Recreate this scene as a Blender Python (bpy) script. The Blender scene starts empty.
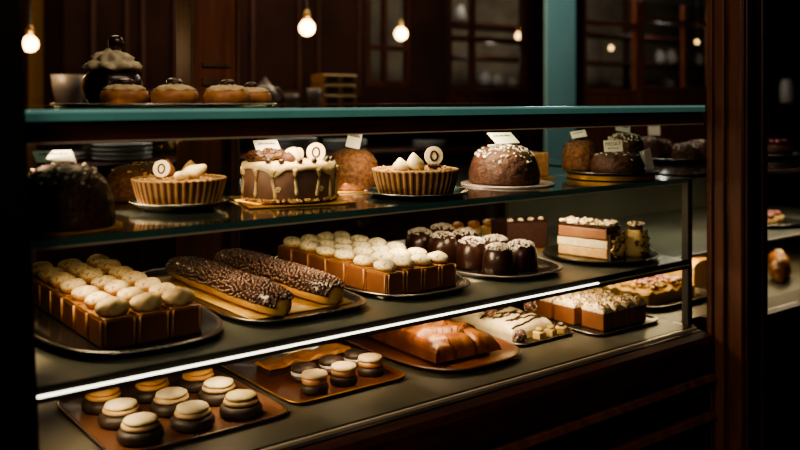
import bpy, bmesh, math, random
from math import sin, cos, pi, radians as R
from mathutils import Vector, Matrix, noise as mn

scene = bpy.context.scene
C = scene.collection
rng = random.Random(7)

# ------------------------------------------------------------------ camera
CAM = Vector((0.0, 0.0, 1.33))
FPX = 858.0
DIRV = Vector((0.616, 0.788, 0.0)); RIGHT = Vector((0.788, -0.616, 0.0))
cam_d = bpy.data.cameras.new('camera'); cam = bpy.data.objects.new('camera', cam_d); C.objects.link(cam)
cam.location = CAM; cam.rotation_euler = (R(90), 0, -math.atan2(0.616, 0.788))
cam_d.sensor_width = 36.0; cam_d.lens = 36.0 * FPX / 800.0
cam_d.shift_y = -125.0 / 800.0
cam_d.clip_start = 0.02; cam_d.clip_end = 60
cam_d.dof.use_dof = True; cam_d.dof.focus_distance = 1.80; cam_d.dof.aperture_fstop = 2.3
scene.camera = cam

def on_y(px, Y):
    """X where the sight line through pixel column px meets the plane y = Y; also its depth."""
    k = (px - 400.0) / FPX
    X = Y * (0.616 + 0.788 * k) / (0.788 - 0.616 * k)
    return X, 0.616 * X + 0.788 * Y

def zat(py, d):
    return CAM.z - (py - 100.0) * d / FPX

# ------------------------------------------------------------------ materials
def mat(name, c1, c2=None, scale=18.0, rough=0.5, bump=0.0, bscale=80.0, metallic=0.0, coat=0.0,
        spec=0.5, emis=None, estr=0.0, detail=4.0, stretch=None, contrast=(0.35, 0.65), sss=0.0, vary=0.0):
    m = bpy.data.materials.new(name); m.use_nodes = True
    nt = m.node_tree; N = nt.nodes; L = nt.links
    b = N['Principled BSDF']
    b.inputs['Roughness'].default_value = rough
    b.inputs['Metallic'].default_value = metallic
    b.inputs['Specular IOR Level'].default_value = spec
    b.inputs['Coat Weight'].default_value = coat
    b.inputs['Coat Roughness'].default_value = 0.12
    if sss:
        b.inputs['Subsurface Weight'].default_value = sss
        b.inputs['Subsurface Radius'].default_value = (0.004, 0.003, 0.002)
        b.inputs['Subsurface Scale'].default_value = 1.0
    tc = N.new('ShaderNodeTexCoord'); mp = N.new('ShaderNodeMapping')
    L.new(tc.outputs['Object'], mp.inputs['Vector'])
    if stretch: mp.inputs['Scale'].default_value = stretch
    col = None
    if c2 is None:
        c2 = tuple(min(1, x * 0.78) for x in c1)
    no = N.new('ShaderNodeTexNoise'); no.inputs['Scale'].default_value = scale; no.inputs['Detail'].default_value = detail
    L.new(mp.outputs['Vector'], no.inputs['Vector'])
    cr = N.new('ShaderNodeValToRGB')
    cr.color_ramp.elements[0].position = contrast[0]; cr.color_ramp.elements[1].position = contrast[1]
    cr.color_ramp.elements[0].color = (*c2, 1); cr.color_ramp.elements[1].color = (*c1, 1)
    L.new(no.outputs['Fac'], cr.inputs['Fac'])
    out = cr.outputs['Color']
    if vary:
        oi = N.new('ShaderNodeObjectInfo'); hs = N.new('ShaderNodeHueSaturation')
        mr = N.new('ShaderNodeMapRange'); mr.inputs['To Min'].default_value = 1 - vary; mr.inputs['To Max'].default_value = 1 + vary
        L.new(oi.outputs['Random'], mr.inputs['Value']); L.new(mr.outputs['Result'], hs.inputs['Value'])
        L.new(out, hs.inputs['Color']); out = hs.outputs['Color']
    L.new(out, b.inputs['Base Color'])
    if bump:
        nb = N.new('ShaderNodeTexNoise'); nb.inputs['Scale'].default_value = bscale; nb.inputs['Detail'].default_value = 3
        L.new(mp.outputs['Vector'], nb.inputs['Vector'])
        bp = N.new('ShaderNodeBump'); bp.inputs['Strength'].default_value = bump; bp.inputs['Distance'].default_value = 0.004
        L.new(nb.outputs['Fac'], bp.inputs['Height']); L.new(bp.outputs['Normal'], b.inputs['Normal'])
    if emis:
        b.inputs['Emission Color'].default_value = (*emis, 1); b.inputs['Emission Strength'].default_value = estr
    return m

def glass(name, tint=(0.93, 0.97, 0.95), refl=1.0, ior=1.45, rough=0.02):
    m = bpy.data.materials.new(name); m.use_nodes = True
    nt = m.node_tree; N = nt.nodes; L = nt.links
    for n in list(N):
        if n.type == 'BSDF_PRINCIPLED': N.remove(n)
    o = [n for n in N if n.type == 'OUTPUT_MATERIAL'][0]
    t = N.new('ShaderNodeBsdfTransparent'); t.inputs['Color'].default_value = (*tint, 1)
    g = N.new('ShaderNodeBsdfGlossy'); g.inputs['Roughness'].default_value = rough
    g.inputs['Color'].default_value = (refl, refl, refl, 1)
    lw = N.new('ShaderNodeLayerWeight'); lw.inputs['Blend'].default_value = 0.5
    pw = N.new('ShaderNodeMath'); pw.operation = 'POWER'; pw.inputs[1].default_value = 5.0; L.new(lw.outputs['Facing'], pw.inputs[0])
    f0 = ((ior - 1) / (ior + 1)) ** 2
    ma = N.new('ShaderNodeMath'); ma.operation = 'MULTIPLY_ADD'; ma.inputs[1].default_value = 0.8; ma.inputs[2].default_value = f0; L.new(pw.outputs[0], ma.inputs[0])
    mx = N.new('ShaderNodeMixShader')
    L.new(ma.outputs[0], mx.inputs['Fac']); L.new(t.outputs[0], mx.inputs[1]); L.new(g.outputs[0], mx.inputs[2])
    L.new(mx.outputs[0], o.inputs['Surface'])
    return m

def choux_mat(name, low, high, z0, z1, speck=(0.10, 0.07, 0.03)):
    m = bpy.data.materials.new(name); m.use_nodes = True
    nt = m.node_tree; N = nt.nodes; L = nt.links; b = N['Principled BSDF']
    b.inputs['Roughness'].default_value = 0.6
    tc = N.new('ShaderNodeTexCoord'); sp = N.new('ShaderNodeSeparateXYZ'); L.new(tc.outputs['Object'], sp.inputs[0])
    mr = N.new('ShaderNodeMapRange'); mr.inputs['From Min'].default_value = z0; mr.inputs['From Max'].default_value = z1
    L.new(sp.outputs['Z'], mr.inputs['Value'])
    mx = N.new('ShaderNodeMix'); mx.data_type = 'RGBA'
    mx.inputs[6].default_value = (*low, 1); mx.inputs[7].default_value = (*high, 1)
    L.new(mr.outputs['Result'], mx.inputs[0])
    no = N.new('ShaderNodeTexNoise'); no.inputs['Scale'].default_value = 210; no.inputs['Detail'].default_value = 2
    L.new(tc.outputs['Object'], no.inputs['Vector'])
    cr = N.new('ShaderNodeValToRGB'); cr.color_ramp.elements[0].position = 0.56; cr.color_ramp.elements[1].position = 0.64
    cr.color_ramp.elements[0].color = (0, 0, 0, 1); cr.color_ramp.elements[1].color = (1, 1, 1, 1)
    L.new(no.outputs['Fac'], cr.inputs['Fac'])
    m2 = N.new('ShaderNodeMix'); m2.data_type = 'RGBA'; m2.inputs[7].default_value = (*speck, 1)
    mu = N.new('ShaderNodeMath'); mu.operation = 'MULTIPLY'; mu.inputs[1].default_value = 0.75
    L.new(cr.outputs['Color'], mu.inputs[0]); L.new(mu.outputs[0], m2.inputs[0]); L.new(mx.outputs[2], m2.inputs[6])
    L.new(m2.outputs[2], b.inputs['Base Color'])
    bp = N.new('ShaderNodeBump'); bp.inputs['Strength'].default_value = 0.35; bp.inputs['Distance'].default_value = 0.002
    nb = N.new('ShaderNodeTexNoise'); nb.inputs['Scale'].default_value = 160
    L.new(tc.outputs['Object'], nb.inputs['Vector']); L.new(nb.outputs['Fac'], bp.inputs['Height']); L.new(bp.outputs['Normal'], b.inputs['Normal'])
    return m

M = {}
M['wood'] = mat('dark_wood', (0.060, 0.020, 0.011), (0.026, 0.009, 0.005), 9, rough=0.42, stretch=(6, 6, 0.7), spec=0.35, bump=0.08)
M['wood_h'] = mat('dark_wood_level', (0.060, 0.018, 0.011), (0.030, 0.009, 0.005), 9, rough=0.5, stretch=(0.7, 6, 6), spec=0.25)
M['woodp'] = mat('reddish_wood', (0.30, 0.105, 0.056), (0.19, 0.062, 0.033), 7, rough=0.5, stretch=(6, 6, 0.6), spec=0.3)
M['postwood'] = mat('post_wood', (0.12, 0.044, 0.022), (0.07, 0.024, 0.012), 7, rough=0.45, stretch=(6, 6, 0.6), spec=0.3)
M['woodlite'] = mat('worn_wood_edge', (0.20, 0.11, 0.06), (0.12, 0.06, 0.03), 7, rough=0.5, stretch=(6, 6, 0.6), spec=0.3)
M['black'] = mat('black_lacquer', (0.006, 0.005, 0.005), rough=0.5, spec=0.2)
M['wall'] = mat('dark_wall', (0.030, 0.012, 0.009), (0.018, 0.008, 0.006), 3, rough=0.8, spec=0.1)
M['ochre'] = mat('ochre_plaster', (0.42, 0.25, 0.085), (0.34, 0.19, 0.06), 4, rough=0.9, spec=0.1)
M['floor'] = mat('dark_floor', (0.035, 0.02, 0.014), (0.02, 0.012, 0.009), 4, rough=0.6)
M['teal'] = mat('teal_paint', (0.19, 0.33, 0.32), (0.17, 0.30, 0.29), 4, rough=0.7, spec=0.2)
M['backroom'] = mat('dim_grey_plaster', (0.20, 0.17, 0.13), (0.12, 0.10, 0.08), 4, rough=0.9)
M['edge'] = mat('green_glass_edge', (0.10, 0.30, 0.27), (0.07, 0.22, 0.20), 6, rough=0.15, stretch=(1, 1, 1), coat=0.6, emis=(0.18, 0.42, 0.37), estr=0.075)  # emission paints a glow into the glass edge; no lamp here
M['edgehi'] = mat('glass_edge_painted_highlight', (0.16, 0.38, 0.34), (0.12, 0.30, 0.27), 6, rough=0.12, coat=0.6, emis=(0.24, 0.46, 0.40), estr=0.26)  # painted highlight: stronger emission for the bright line along the edge
M['shelfglass'] = mat('smoked_glass_shelf', (0.020, 0.026, 0.024), (0.017, 0.022, 0.02), 4, rough=0.10, spec=0.8, coat=0.4)
M['edge2'] = mat('dark_green_glass_edge', (0.05, 0.11, 0.095), (0.035, 0.075, 0.065), 6, rough=0.2, coat=0.5, emis=(0.10, 0.30, 0.26), estr=0.012)  # slight emission paints glow into the shelf's edge
M['shelfmat'] = mat('grey_green_shelf', (0.125, 0.13, 0.105), (0.10, 0.105, 0.085), 14, rough=0.30, spec=0.5)
M['deck'] = mat('warm_grey_deck', (0.108, 0.097, 0.074), (0.085, 0.076, 0.057), 12, rough=0.38, spec=0.5)
M['trim'] = mat('brushed_bronze_trim', (0.58, 0.49, 0.37), (0.48, 0.40, 0.30), 30, rough=0.45, metallic=0.25, stretch=(0.2, 8, 8))
M['trimdark'] = mat('dark_bronze', (0.06, 0.05, 0.04), rough=0.4, metallic=0.7)
M['bar'] = mat('dark_corner_bar', (0.045, 0.04, 0.032), (0.03, 0.026, 0.02), 9, rough=0.5)
M['led'] = mat('led_diffuser', (0.9, 0.9, 0.85), rough=0.5, emis=(1.0, 0.90, 0.72), estr=4.5)
M['pane'] = glass('clear_glass', (0.95, 0.97, 0.96), 0.6, 1.3)
M['topglass'] = glass('green_clear_glass', (0.55, 0.70, 0.66), 0.9, 1.45)
M['roompane'] = glass('window_glass', (0.8, 0.8, 0.78), 0.7, 1.4)
M['backpanel'] = mat('grey_green_panel', (0.115, 0.115, 0.085), (0.085, 0.085, 0.062), 3, rough=0.45, spec=0.4)
M['plate'] = mat('dark_metal_plate', (0.075, 0.070, 0.064), (0.06, 0.055, 0.05), 9, rough=0.22, metallic=0.75, spec=0.6)
M['platerim'] = mat('worn_steel_rim', (0.42, 0.40, 0.37), (0.32, 0.30, 0.28), 12, rough=0.25, metallic=0.9)
M['silver'] = mat('silver_dish', (0.40, 0.36, 0.30), (0.30, 0.27, 0.22), 9, rough=0.25, metallic=0.9)
M['mauveplate'] = mat('pale_mauve_plate', (0.34, 0.27, 0.27), rough=0.3, metallic=0.3)
M['browntray'] = mat('brown_lacquer_tray', (0.16, 0.052, 0.022), (0.11, 0.036, 0.016), 8, rough=0.28, coat=0.4)
M['browntray2'] = mat('worn_brown_tray', (0.20, 0.095, 0.055), (0.12, 0.05, 0.028), 7, rough=0.3, coat=0.4)
M['gold'] = mat('gold_cake_board', (0.62, 0.36, 0.11), (0.50, 0.27, 0.08), 14, rough=0.38, metallic=0.75)
M['liner'] = mat('golden_paper', (0.62, 0.40, 0.12), (0.50, 0.30, 0.08), 30, rough=0.5)
M['card'] = mat('white_card', (0.80, 0.76, 0.68), (0.74, 0.70, 0.62), 30, rough=0.6)
M['ink'] = mat('grey_ink', (0.05, 0.045, 0.035), rough=0.7)
M['cream'] = mat('whipped_cream', (0.80, 0.63, 0.36), (0.66, 0.48, 0.24), 60, rough=0.55, bump=0.25, bscale=120, sss=0.15)
M['creamw'] = mat('white_cream', (0.82, 0.70, 0.48), (0.70, 0.57, 0.36), 60, rough=0.55, bump=0.2, bscale=140, sss=0.15)
M['choux'] = choux_mat('choux_with_cream', (0.62, 0.29, 0.075), (0.80, 0.62, 0.34), -0.005, 0.0045)
M['choux2'] = choux_mat('speckled_cream', (0.66, 0.42, 0.15), (0.85, 0.75, 0.49), -0.006, 0.0015, (0.16, 0.13, 0.05))
M['crumbwhite'] = mat('white_crumble', (0.84, 0.72, 0.50), (0.26, 0.15, 0.075), 150, rough=0.7, bump=0.7, bscale=170, contrast=(0.38, 0.47))
M['block'] = mat('milk_chocolate', (0.175, 0.066, 0.030), (0.125, 0.045, 0.020), 12, rough=0.38, coat=0.15, vary=0.12)
M['block2'] = mat('caramel_chocolate', (0.23, 0.090, 0.038), (0.165, 0.060, 0.026), 12, rough=0.36, coat=0.2, vary=0.12)
M['drip'] = mat('caramel', (0.52, 0.27, 0.12), (0.44, 0.21, 0.09), 20, rough=0.35, coat=0.3)
M['dark'] = mat('dark_chocolate', (0.030, 0.011, 0.007), (0.020, 0.008, 0.005), 14, rough=0.3, coat=0.3)
M['gloss'] = mat('chocolate_glaze', (0.042, 0.014, 0.009), (0.034, 0.011, 0.007), 8, rough=0.34, coat=0.5, vary=0.2)
M['pearl'] = mat('chocolate_pearl', (0.19, 0.105, 0.078), (0.05, 0.024, 0.017), 120, rough=0.32, coat=0.3)
M['dough'] = mat('golden_dough', (0.74, 0.47, 0.16), (0.56, 0.30, 0.085), 22, rough=0.6, bump=0.25, bscale=60)
M['tan'] = mat('tan_sponge', (0.26, 0.13, 0.052), (0.13, 0.06, 0.024), 150, rough=0.85, bump=0.5, bscale=180)
M['pale'] = mat('pale_sponge', (0.70, 0.46, 0.20), (0.60, 0.36, 0.14), 90, rough=0.8, bump=0.3, bscale=140)
M['nutty'] = mat('nut_crust', (0.165, 0.062, 0.020), (0.06, 0.021, 0.008), 120, rough=0.75, bump=0.7, bscale=200)
M['chocrust'] = mat('chocolate_sponge_crust', (0.095, 0.033, 0.018), (0.028, 0.010, 0.006), 130, rough=0.6, bump=0.8, bscale=210)
M['chocrustdark'] = mat('dark_sponge_crust', (0.125, 0.048, 0.029), (0.045, 0.016, 0.010), 150, rough=0.45, bump=0.8, bscale=170, coat=0.15)
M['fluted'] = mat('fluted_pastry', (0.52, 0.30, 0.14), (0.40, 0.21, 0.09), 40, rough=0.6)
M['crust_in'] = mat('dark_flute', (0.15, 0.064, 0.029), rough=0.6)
M['filling'] = mat('praline_filling', (0.42, 0.25, 0.12), (0.25, 0.12, 0.05), 210, rough=0.75, bump=0.5, bscale=220)
M['mauve'] = mat('chocolate_mousse', (0.22, 0.115, 0.085), (0.16, 0.08, 0.06), 26, rough=0.5, bump=0.12)
M['mousse'] = mat('pink_brown_mousse', (0.25, 0.112, 0.050), (0.19, 0.074, 0.036), 30, rough=0.6, bump=0.15)
M['custard'] = mat('custard_layer', (0.78, 0.58, 0.25), (0.68, 0.47, 0.17), 40, rough=0.6, sss=0.1)
M['white_choc'] = mat('white_chocolate', (0.84, 0.74, 0.46), (0.78, 0.66, 0.38), 20, rough=0.4, coat=0.2)
M['ivory'] = mat('ivory_disc', (0.80, 0.66, 0.48), (0.70, 0.54, 0.36), 40, rough=0.5)
M['sugar'] = mat('sugar_chip', (0.84, 0.78, 0.70), (0.60, 0.53, 0.46), 90, rough=0.5)
M['nutbit'] = mat('nut_bits', (0.66, 0.44, 0.19), (0.40, 0.22, 0.08), 90, rough=0.7)
M['flake'] = mat('chocolate_flake', (0.085, 0.032, 0.018), (0.035, 0.013, 0.008), 90, rough=0.4)
M['glazebrown'] = mat('glazed_brown_pastry', (0.42, 0.17, 0.055), (0.17, 0.055, 0.017), 38, rough=0.42, coat=0.3, bump=0.3, bscale=45, contrast=(0.3, 0.7))
M['darkside'] = mat('baked_dark_side', (0.060, 0.026, 0.013), (0.035, 0.015, 0.008), 40, rough=0.6)
M['caramelstrip'] = mat('caramel_strip', (0.55, 0.24, 0.075), (0.36, 0.14, 0.042), 26, rough=0.4, coat=0.3, bump=0.2)
M['berry'] = mat('red_berry', (0.20, 0.022, 0.014), (0.12, 0.012, 0.01), 60, rough=0.25, coat=0.6)
M['biscuit'] = mat('dark_biscuit', (0.055, 0.036, 0.027), (0.032, 0.02, 0.015), 60, rough=0.5, bump=0.25, bscale=110)
M['biscuit_top'] = mat('ivory_biscuit', (0.70, 0.54, 0.34), (0.60, 0.43, 0.25), 70, rough=0.55, bump=0.2)
M['orange'] = mat('orange_cream', (0.72, 0.40, 0.14), (0.62, 0.31, 0.09), 40, rough=0.5, bump=0.15)
M['olive'] = mat('pistachio_cream', (0.52, 0.44, 0.23), (0.42, 0.34, 0.16), 60, rough=0.5, bump=0.2)
M['greyware'] = mat('dim_grey_ware', (0.13, 0.125, 0.12), (0.10, 0.095, 0.09), 8, rough=0.4)
M['porcelain'] = mat('grey_porcelain', (0.40, 0.40, 0.41), (0.34, 0.34, 0.35), 8, rough=0.35)
M['bulb'] = mat('bulb', (1, 0.9, 0.7), rough=0.4, emis=(1.0, 0.66, 0.28), estr=11)
M['bulb2'] = mat('bulb_soft', (1, 0.9, 0.7), rough=0.4, emis=(1.0, 0.62, 0.25), estr=7)
M['brass'] = mat('aged_brass', (0.40, 0.26, 0.12), rough=0.4, metallic=0.9)
M['cord'] = mat('black_cord', (0.02, 0.018, 0.016), rough=0.6)
M['butter'] = mat('butter_crust', (0.52, 0.235, 0.075), (0.36, 0.145, 0.042), 50, rough=0.5, bump=0.3)
M['latte'] = mat('latte_cream', (0.64, 0.45, 0.25), (0.48, 0.31, 0.15), 50, rough=0.5, bump=0.2)
M['puff_shadow'] = mat('puff_shadow', (0.34, 0.155, 0.05), (0.24, 0.10, 0.03), 60, rough=0.4, coat=0.2)  # brown stands in for the shadow between the cream puffs
M['crease'] = mat('dark_crease_tone', (0.20, 0.062, 0.018), (0.10, 0.03, 0.01), 30, rough=0.4, coat=0.4)  # darker tone for pastry folds, seam and low outer side
M['shade'] = mat('cream_lamp_shade', (0.8, 0.6, 0.35), rough=0.7, emis=(1.0, 0.62, 0.28), estr=1.6)

# ------------------------------------------------------------------ mesh helpers
def bmnew(): return bmesh.new()

def obj(name, bm, m, parent=None, smooth=False, bevel=0.0, seg=2, loc=None, kind=None, label=None, angle=35):
    me = bpy.data.meshes.new(name)
    bmesh.ops.recalc_face_normals(bm, faces=bm.faces)
    if smooth:
        for f in bm.faces: f.smooth = True
    bm.to_mesh(me); bm.free()
    ms = m if isinstance(m, (list, tuple)) else [m]
    for x in ms: me.materials.append(x)
    o = bpy.data.objects.new(name, me); C.objects.link(o)
    if parent: o.parent = parent
    if loc: o.location = loc
    if bevel:
        md = o.modifiers.new('b', 'BEVEL'); md.width = bevel; md.segments = seg; md.limit_method = 'ANGLE'; md.angle_limit = R(angle)
    if kind: o['kind'] = kind
    if label: o['label'] = label
    return o

def thing(name, label, cat, loc=(0, 0, 0), rotz=0.0, group=None):
    o = bpy.data.objects.new(name, None); C.objects.link(o)
    o.empty_display_size = 0.02
    o.location = loc; o.rotation_euler = (0, 0, rotz)
    o['label'] = label; o['category'] = cat
    if group: o['group'] = group
    return o

def tag(o, label, cat, group=None):
    o['label'] = label; o['category'] = cat
    if group: o['group'] = group
    return o

def dup(root, loc, rotz, label, group=None, scale=None):
    r = root.copy(); C.objects.link(r); r.location = loc; r.rotation_euler = (0, 0, rotz); r['label'] = label
    if group: r['group'] = group
    if scale: r.scale = scale
    for ch in list(root.children):
        c = ch.copy(); C.objects.link(c); c.parent = r
        for g in list(ch.children):
            d = g.copy(); C.objects.link(d); d.parent = c
    return r

def box(bm, x0, x1, y0, y1, z0, z1, mi=0):
    v = [bm.verts.new(p) for p in ((x0,y0,z0),(x1,y0,z0),(x1,y1,z0),(x0,y1,z0),(x0,y0,z1),(x1,y0,z1),(x1,y1,z1),(x0,y1,z1))]
    for f in ((0,3,2,1),(4,5,6,7),(0,1,5,4),(1,2,6,5),(2,3,7,6),(3,0,4,7)):
        fc = bm.faces.new([v[i] for i in f]); fc.material_index = mi

def prism(bm, pts, z0, z1, mi=0):
    a = [bm.verts.new((x, y, z0)) for x, y in pts]; b = [bm.verts.new((x, y, z1)) for x, y in pts]
    n = len(pts)
    bm.faces.new(a[::-1]).material_index = mi; bm.faces.new(b).material_index = mi
    for i in range(n): bm.faces.new((a[i], a[(i+1) % n], b[(i+1) % n], b[i])).material_index = mi

def extrude_x(bm, yz, x0, x1, mi=0):
    a = [bm.verts.new((x0, y, z)) for y, z in yz]; b = [bm.verts.new((x1, y, z)) for y, z in yz]
    n = len(yz)
    bm.faces.new(a[::-1]).material_index = mi; bm.faces.new(b).material_index = mi
    for i in range(n): bm.faces.new((a[i], a[(i+1) % n], b[(i+1) % n], b[i])).material_index = mi

def se(th, a, b, n):
    c, s = abs(cos(th)), abs(sin(th))
    r = ((c / a) ** n + (s / b) ** n) ** (-1.0 / n)
    return r

def lathe(bm, prof, seg=48, a=1.0, b=1.0, n=2.0, c=(0, 0, 0), fn=None, mi=None):
    """prof: [(fraction or radius, z)]; a,b half sizes for a super-ellipse outline; fn(th, k, r, z) -> (r, z) may alter."""
    rings = []
    for k, (r, z) in enumerate(prof):
        if r <= 1e-7:
            rings.append([bm.verts.new((c[0], c[1], c[2] + z))]); continue
        ring = []
        for i in range(seg):
            th = 2 * pi * i / seg
            rr = r * se(th, a, b, n); zz = z
            if fn: rr, zz = fn(th, k, rr, zz)
            ring.append(bm.verts.new((c[0] + rr * cos(th), c[1] + rr * sin(th), c[2] + zz)))
        rings.append(ring)
    for k in range(len(rings) - 1):
        A, B = rings[k], rings[k + 1]
        m_ = mi[k] if mi else 0
        if len(A) == 1 and len(B) == 1: continue
        for i in range(seg):
            j = (i + 1) % seg
            if len(A) == 1: f = bm.faces.new((A[0], B[i], B[j]))
            elif len(B) == 1: f = bm.faces.new((A[i], A[j], B[0]))
            else: f = bm.faces.new((A[i], A[j], B[j], B[i]))
            f.material_index = m_

def blob(bm, c, rad, sub=3, amp=0.0, freq=40.0, seed=0, rot=None, mi=0):
    r = bmesh.ops.create_icosphere(bm, subdivisions=sub, radius=1.0)
    off = Vector((seed * 3.7, seed * 1.3, seed * 2.1))
    Q = rot if rot else Matrix.Identity(3)
    for v in r['verts']:
        p = Vector((v.co.x * rad[0], v.co.y * rad[1], v.co.z * rad[2]))
        if amp: p += v.co * amp * mn.noise(p * freq + off)
        v.co = Q @ p + Vector(c)
    for f in {f for v in r['verts'] for f in v.link_faces}: f.material_index = mi

def chip(bm, c, s, seed):
    q = random.Random(seed)
    Q = Matrix.Rotation(q.uniform(0, 6.28), 3, 'Z') @ Matrix.Rotation(q.uniform(-.9, .9), 3, 'X') @ Matrix.Rotation(q.uniform(-.9, .9), 3, 'Y')
    d = (s * q.uniform(.7, 1.4), s * q.uniform(.5, 1.0), s * q.uniform(.3, .6))
    v = [bm.verts.new(Q @ Vector((x * d[0] * q.uniform(.6, 1), y * d[1] * q.uniform(.6, 1), z * d[2])) + Vector(c)) for z in (-1, 1) for x, y in ((-1, -1), (1, -1), (1, 1), (-1, 1))]
    for f in ((0,3,2,1),(4,5,6,7),(0,1,5,4),(1,2,6,5),(2,3,7,6),(3,0,4,7)): bm.faces.new([v[i] for i in f])

def tube(bm, pts, r, seg=8, mi=0, taper=None):
    pts = [Vector(p) for p in pts]; rings = []
    up = Vector((0, 0, 1))
    for i, p in enumerate(pts):
        t = (pts[min(i + 1, len(pts) - 1)] - pts[max(i - 1, 0)]).normalized()
        s = t.cross(up)
        if s.length < 1e-4: s = Vector((1, 0, 0))
        s.normalize(); u = s.cross(t)
        rr = r * (taper[i] if taper else 1)
        rings.append([bm.verts.new(p + (s * cos(2*pi*k/seg) + u * sin(2*pi*k/seg)) * rr) for k in range(seg)])
    for a, b in zip(rings, rings[1:]):
        for k in range(seg): bm.faces.new((a[k], a[(k+1) % seg], b[(k+1) % seg], b[k])).material_index = mi
    bm.faces.new(rings[0][::-1]).material_index = mi; bm.faces.new(rings[-1]).material_index = mi

def hfield(bm, x0, x1, y0, y1, nx, ny, f, z0=0.0, mi_top=0, mi_side=0):
    g = [[bm.verts.new((x0 + (x1 - x0) * i / nx, y0 + (y1 - y0) * j / ny, f(x0 + (x1 - x0) * i / nx, y0 + (y1 - y0) * j / ny))) for i in range(nx + 1)] for j in range(ny + 1)]
    for j in range(ny):
        for i in range(nx): 
            fc = bm.faces.new((g[j][i], g[j][i+1], g[j+1][i+1], g[j+1][i])); fc.material_index = mi_top; fc.smooth = True
    rim = [g[0][i] for i in range(nx)] + [g[j][nx] for j in range(ny)] + [g[ny][i] for i in range(nx, 0, -1)] + [g[j][0] for j in range(ny, 0, -1)]
    low = [bm.verts.new((v.co.x, v.co.y, z0)) for v in rim]
    n = len(rim)
    for i in range(n):
        bm.faces.new((rim[i], low[i], low[(i+1) % n], rim[(i+1) % n])).material_index = mi_side
    bm.faces.new(low).material_index = mi_side

def nz(x, y, z=0.0, f=1.0): return mn.noise(Vector((x * f, y * f, z * f)))

# ------------------------------------------------------------------ heights
Z_TOP, Z1, Z2, Z3 = 1.3160, 1.128, 0.917, 0.742
YF, YB = 1.292, 2.00
XL, XR = 0.30, 1.964
E = 0.0005

# ------------------------------------------------------------------ the room
def struct(name, bm, m, parent=None, **k):
    o = obj(name, bm, m, parent, **k)
    if parent is None: o['kind'] = 'structure'
    return o

YW = 4.6
b = bmnew(); box(b, -4, 11, -3, 7.2, -0.05, 0); struct('floor', b, M['floor'])
b = bmnew(); box(b, -4, 11, -3, 7.2, 3.0, 3.05); struct('ceiling', b, M['wall'])
b = bmnew(); box(b, -4.05, -4, -3, 7.2, 0, 3.0); struct('wall_left', b, M['wall'])
b = bmnew(); box(b, 11, 11.05, -3, 7.2, 0, 3.0); struct('wall_right', b, M['wall'])
b = bmnew(); box(b, -4, 11, -3.05, -3, 0, 3.0); struct('wall_front', b, M['wall'])
b = bmnew(); box(b, -4, 11, 7.2, 7.25, 0, 3.0); struct('wall_back', b, M['backroom'])

def wx(px, Y=YW): return on_y(px, Y)[0]
# inner partition, dark panelled, with openings for the glazed doors
ops = [(64, 368), (412, 446), (530, 581), (716, 766)]
b = bmnew()
box(b, wx(64), wx(366), YW, YW + 0.1, 0, 3.0)
box(b, wx(412), wx(447), YW, YW + 0.1, 0, 3.0)
box(b, wx(529), wx(583), YW, YW + 0.1, 0, 3.0)
box(b, wx(714), wx(768), YW, YW + 0.1, 0, 3.0)
box(b, wx(840), 11, YW, YW + 0.1, 0, 3.0)
box(b, wx(366), wx(412), YW, YW + 0.1, 0, 1.42)
box(b, wx(768), wx(840), YW, YW + 0.1, 0, 1.36)
struct('wall_partition', b, M['wall'])
b = bmnew(); box(b, -4, wx(64) + .9, YW + .5, YW + .6, 0, 3.0); struct('wall_alcove', b, M['ochre'])
b = bmnew()
box(b, wx(41), wx(45.5), YW + .32, YW + .44, 0, 3.0); box(b, wx(57), wx(63), YW + .1, YW + .24, 0, 3.0)
struct('trim_1', b, M['wall'])
# wainscot mouldings on the partition
b = bmnew()
for p0, p1 in ((90, 128), (140, 176), (250, 300), (316, 360)):
    x0, x1 = wx(p0), wx(p1)
    for (u0, u1, w0, w1) in ((x0, x1, 2.2, 2.23), (x0, x1, 1.35, 1.38), (x0, x0 + .025, 1.38, 2.2), (x1 - .025, x1, 1.38, 2.2)):
        box(b, u0, u1, YW - 0.02, YW - 0.001, w0, w1)
struct('trim_2', b, M['wood'], bevel=0.006)

def glazed_door(n, p0, p1, rails, stiles, round_low=None, zt=2.2, zb=0.0, Y=YW + 0.02, wide=4.0, m='wood'):
    """rails: pixel rows; stiles: pixel columns between the outer frame p0..p1. Built at its real place in the partition."""
    x0, x1 = wx(p0, Y), wx(p1, Y); d = 0.616 * (x0 + x1) / 2 + 0.788 * Y
    fr = bmnew(); w = 0.05
    box(fr, x0, x0 + w, Y, Y + .05, zb, zt); box(fr, x1 - w, x1, Y, Y + .05, zb, zt)
    zs = [zat(r, d) for r in rails]
    for z in zs: box(fr, x0 + w, x1 - w, Y, Y + .045, z - .02, z + .02)
    zlow = min(zs)
    box(fr, x0 + w, x1 - w, Y + .005, Y + .045, zb, zlow - .021)
    for s in stiles:
        x = wx(s, Y); box(fr, x - .022, x + .022, Y + .002, Y + .043, zlow, zt)
    f = struct('door_%d' % n, fr, M[m], bevel=0.004)
    pb = bmnew(); box(pb, x0 + w, x1 - w, Y + .02, Y + .024, zlow, zt)
    struct('pane', pb, M['roompane'], f)
    hb = bmnew(); blob(hb, (x0 + .028, Y - .015, 1.15), (.012, .016, .012), 2); struct('door_handle', hb, M['brass'], f, smooth=True)
    return f
glazed_door(1, 447, 529, (92, 40), (474,), m='wood')
glazed_door(2, 583, 640, (92, 24), (), m='woodp')
glazed_door(3, 641, 714, (89, 22), (686,), m='woodp')
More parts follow.
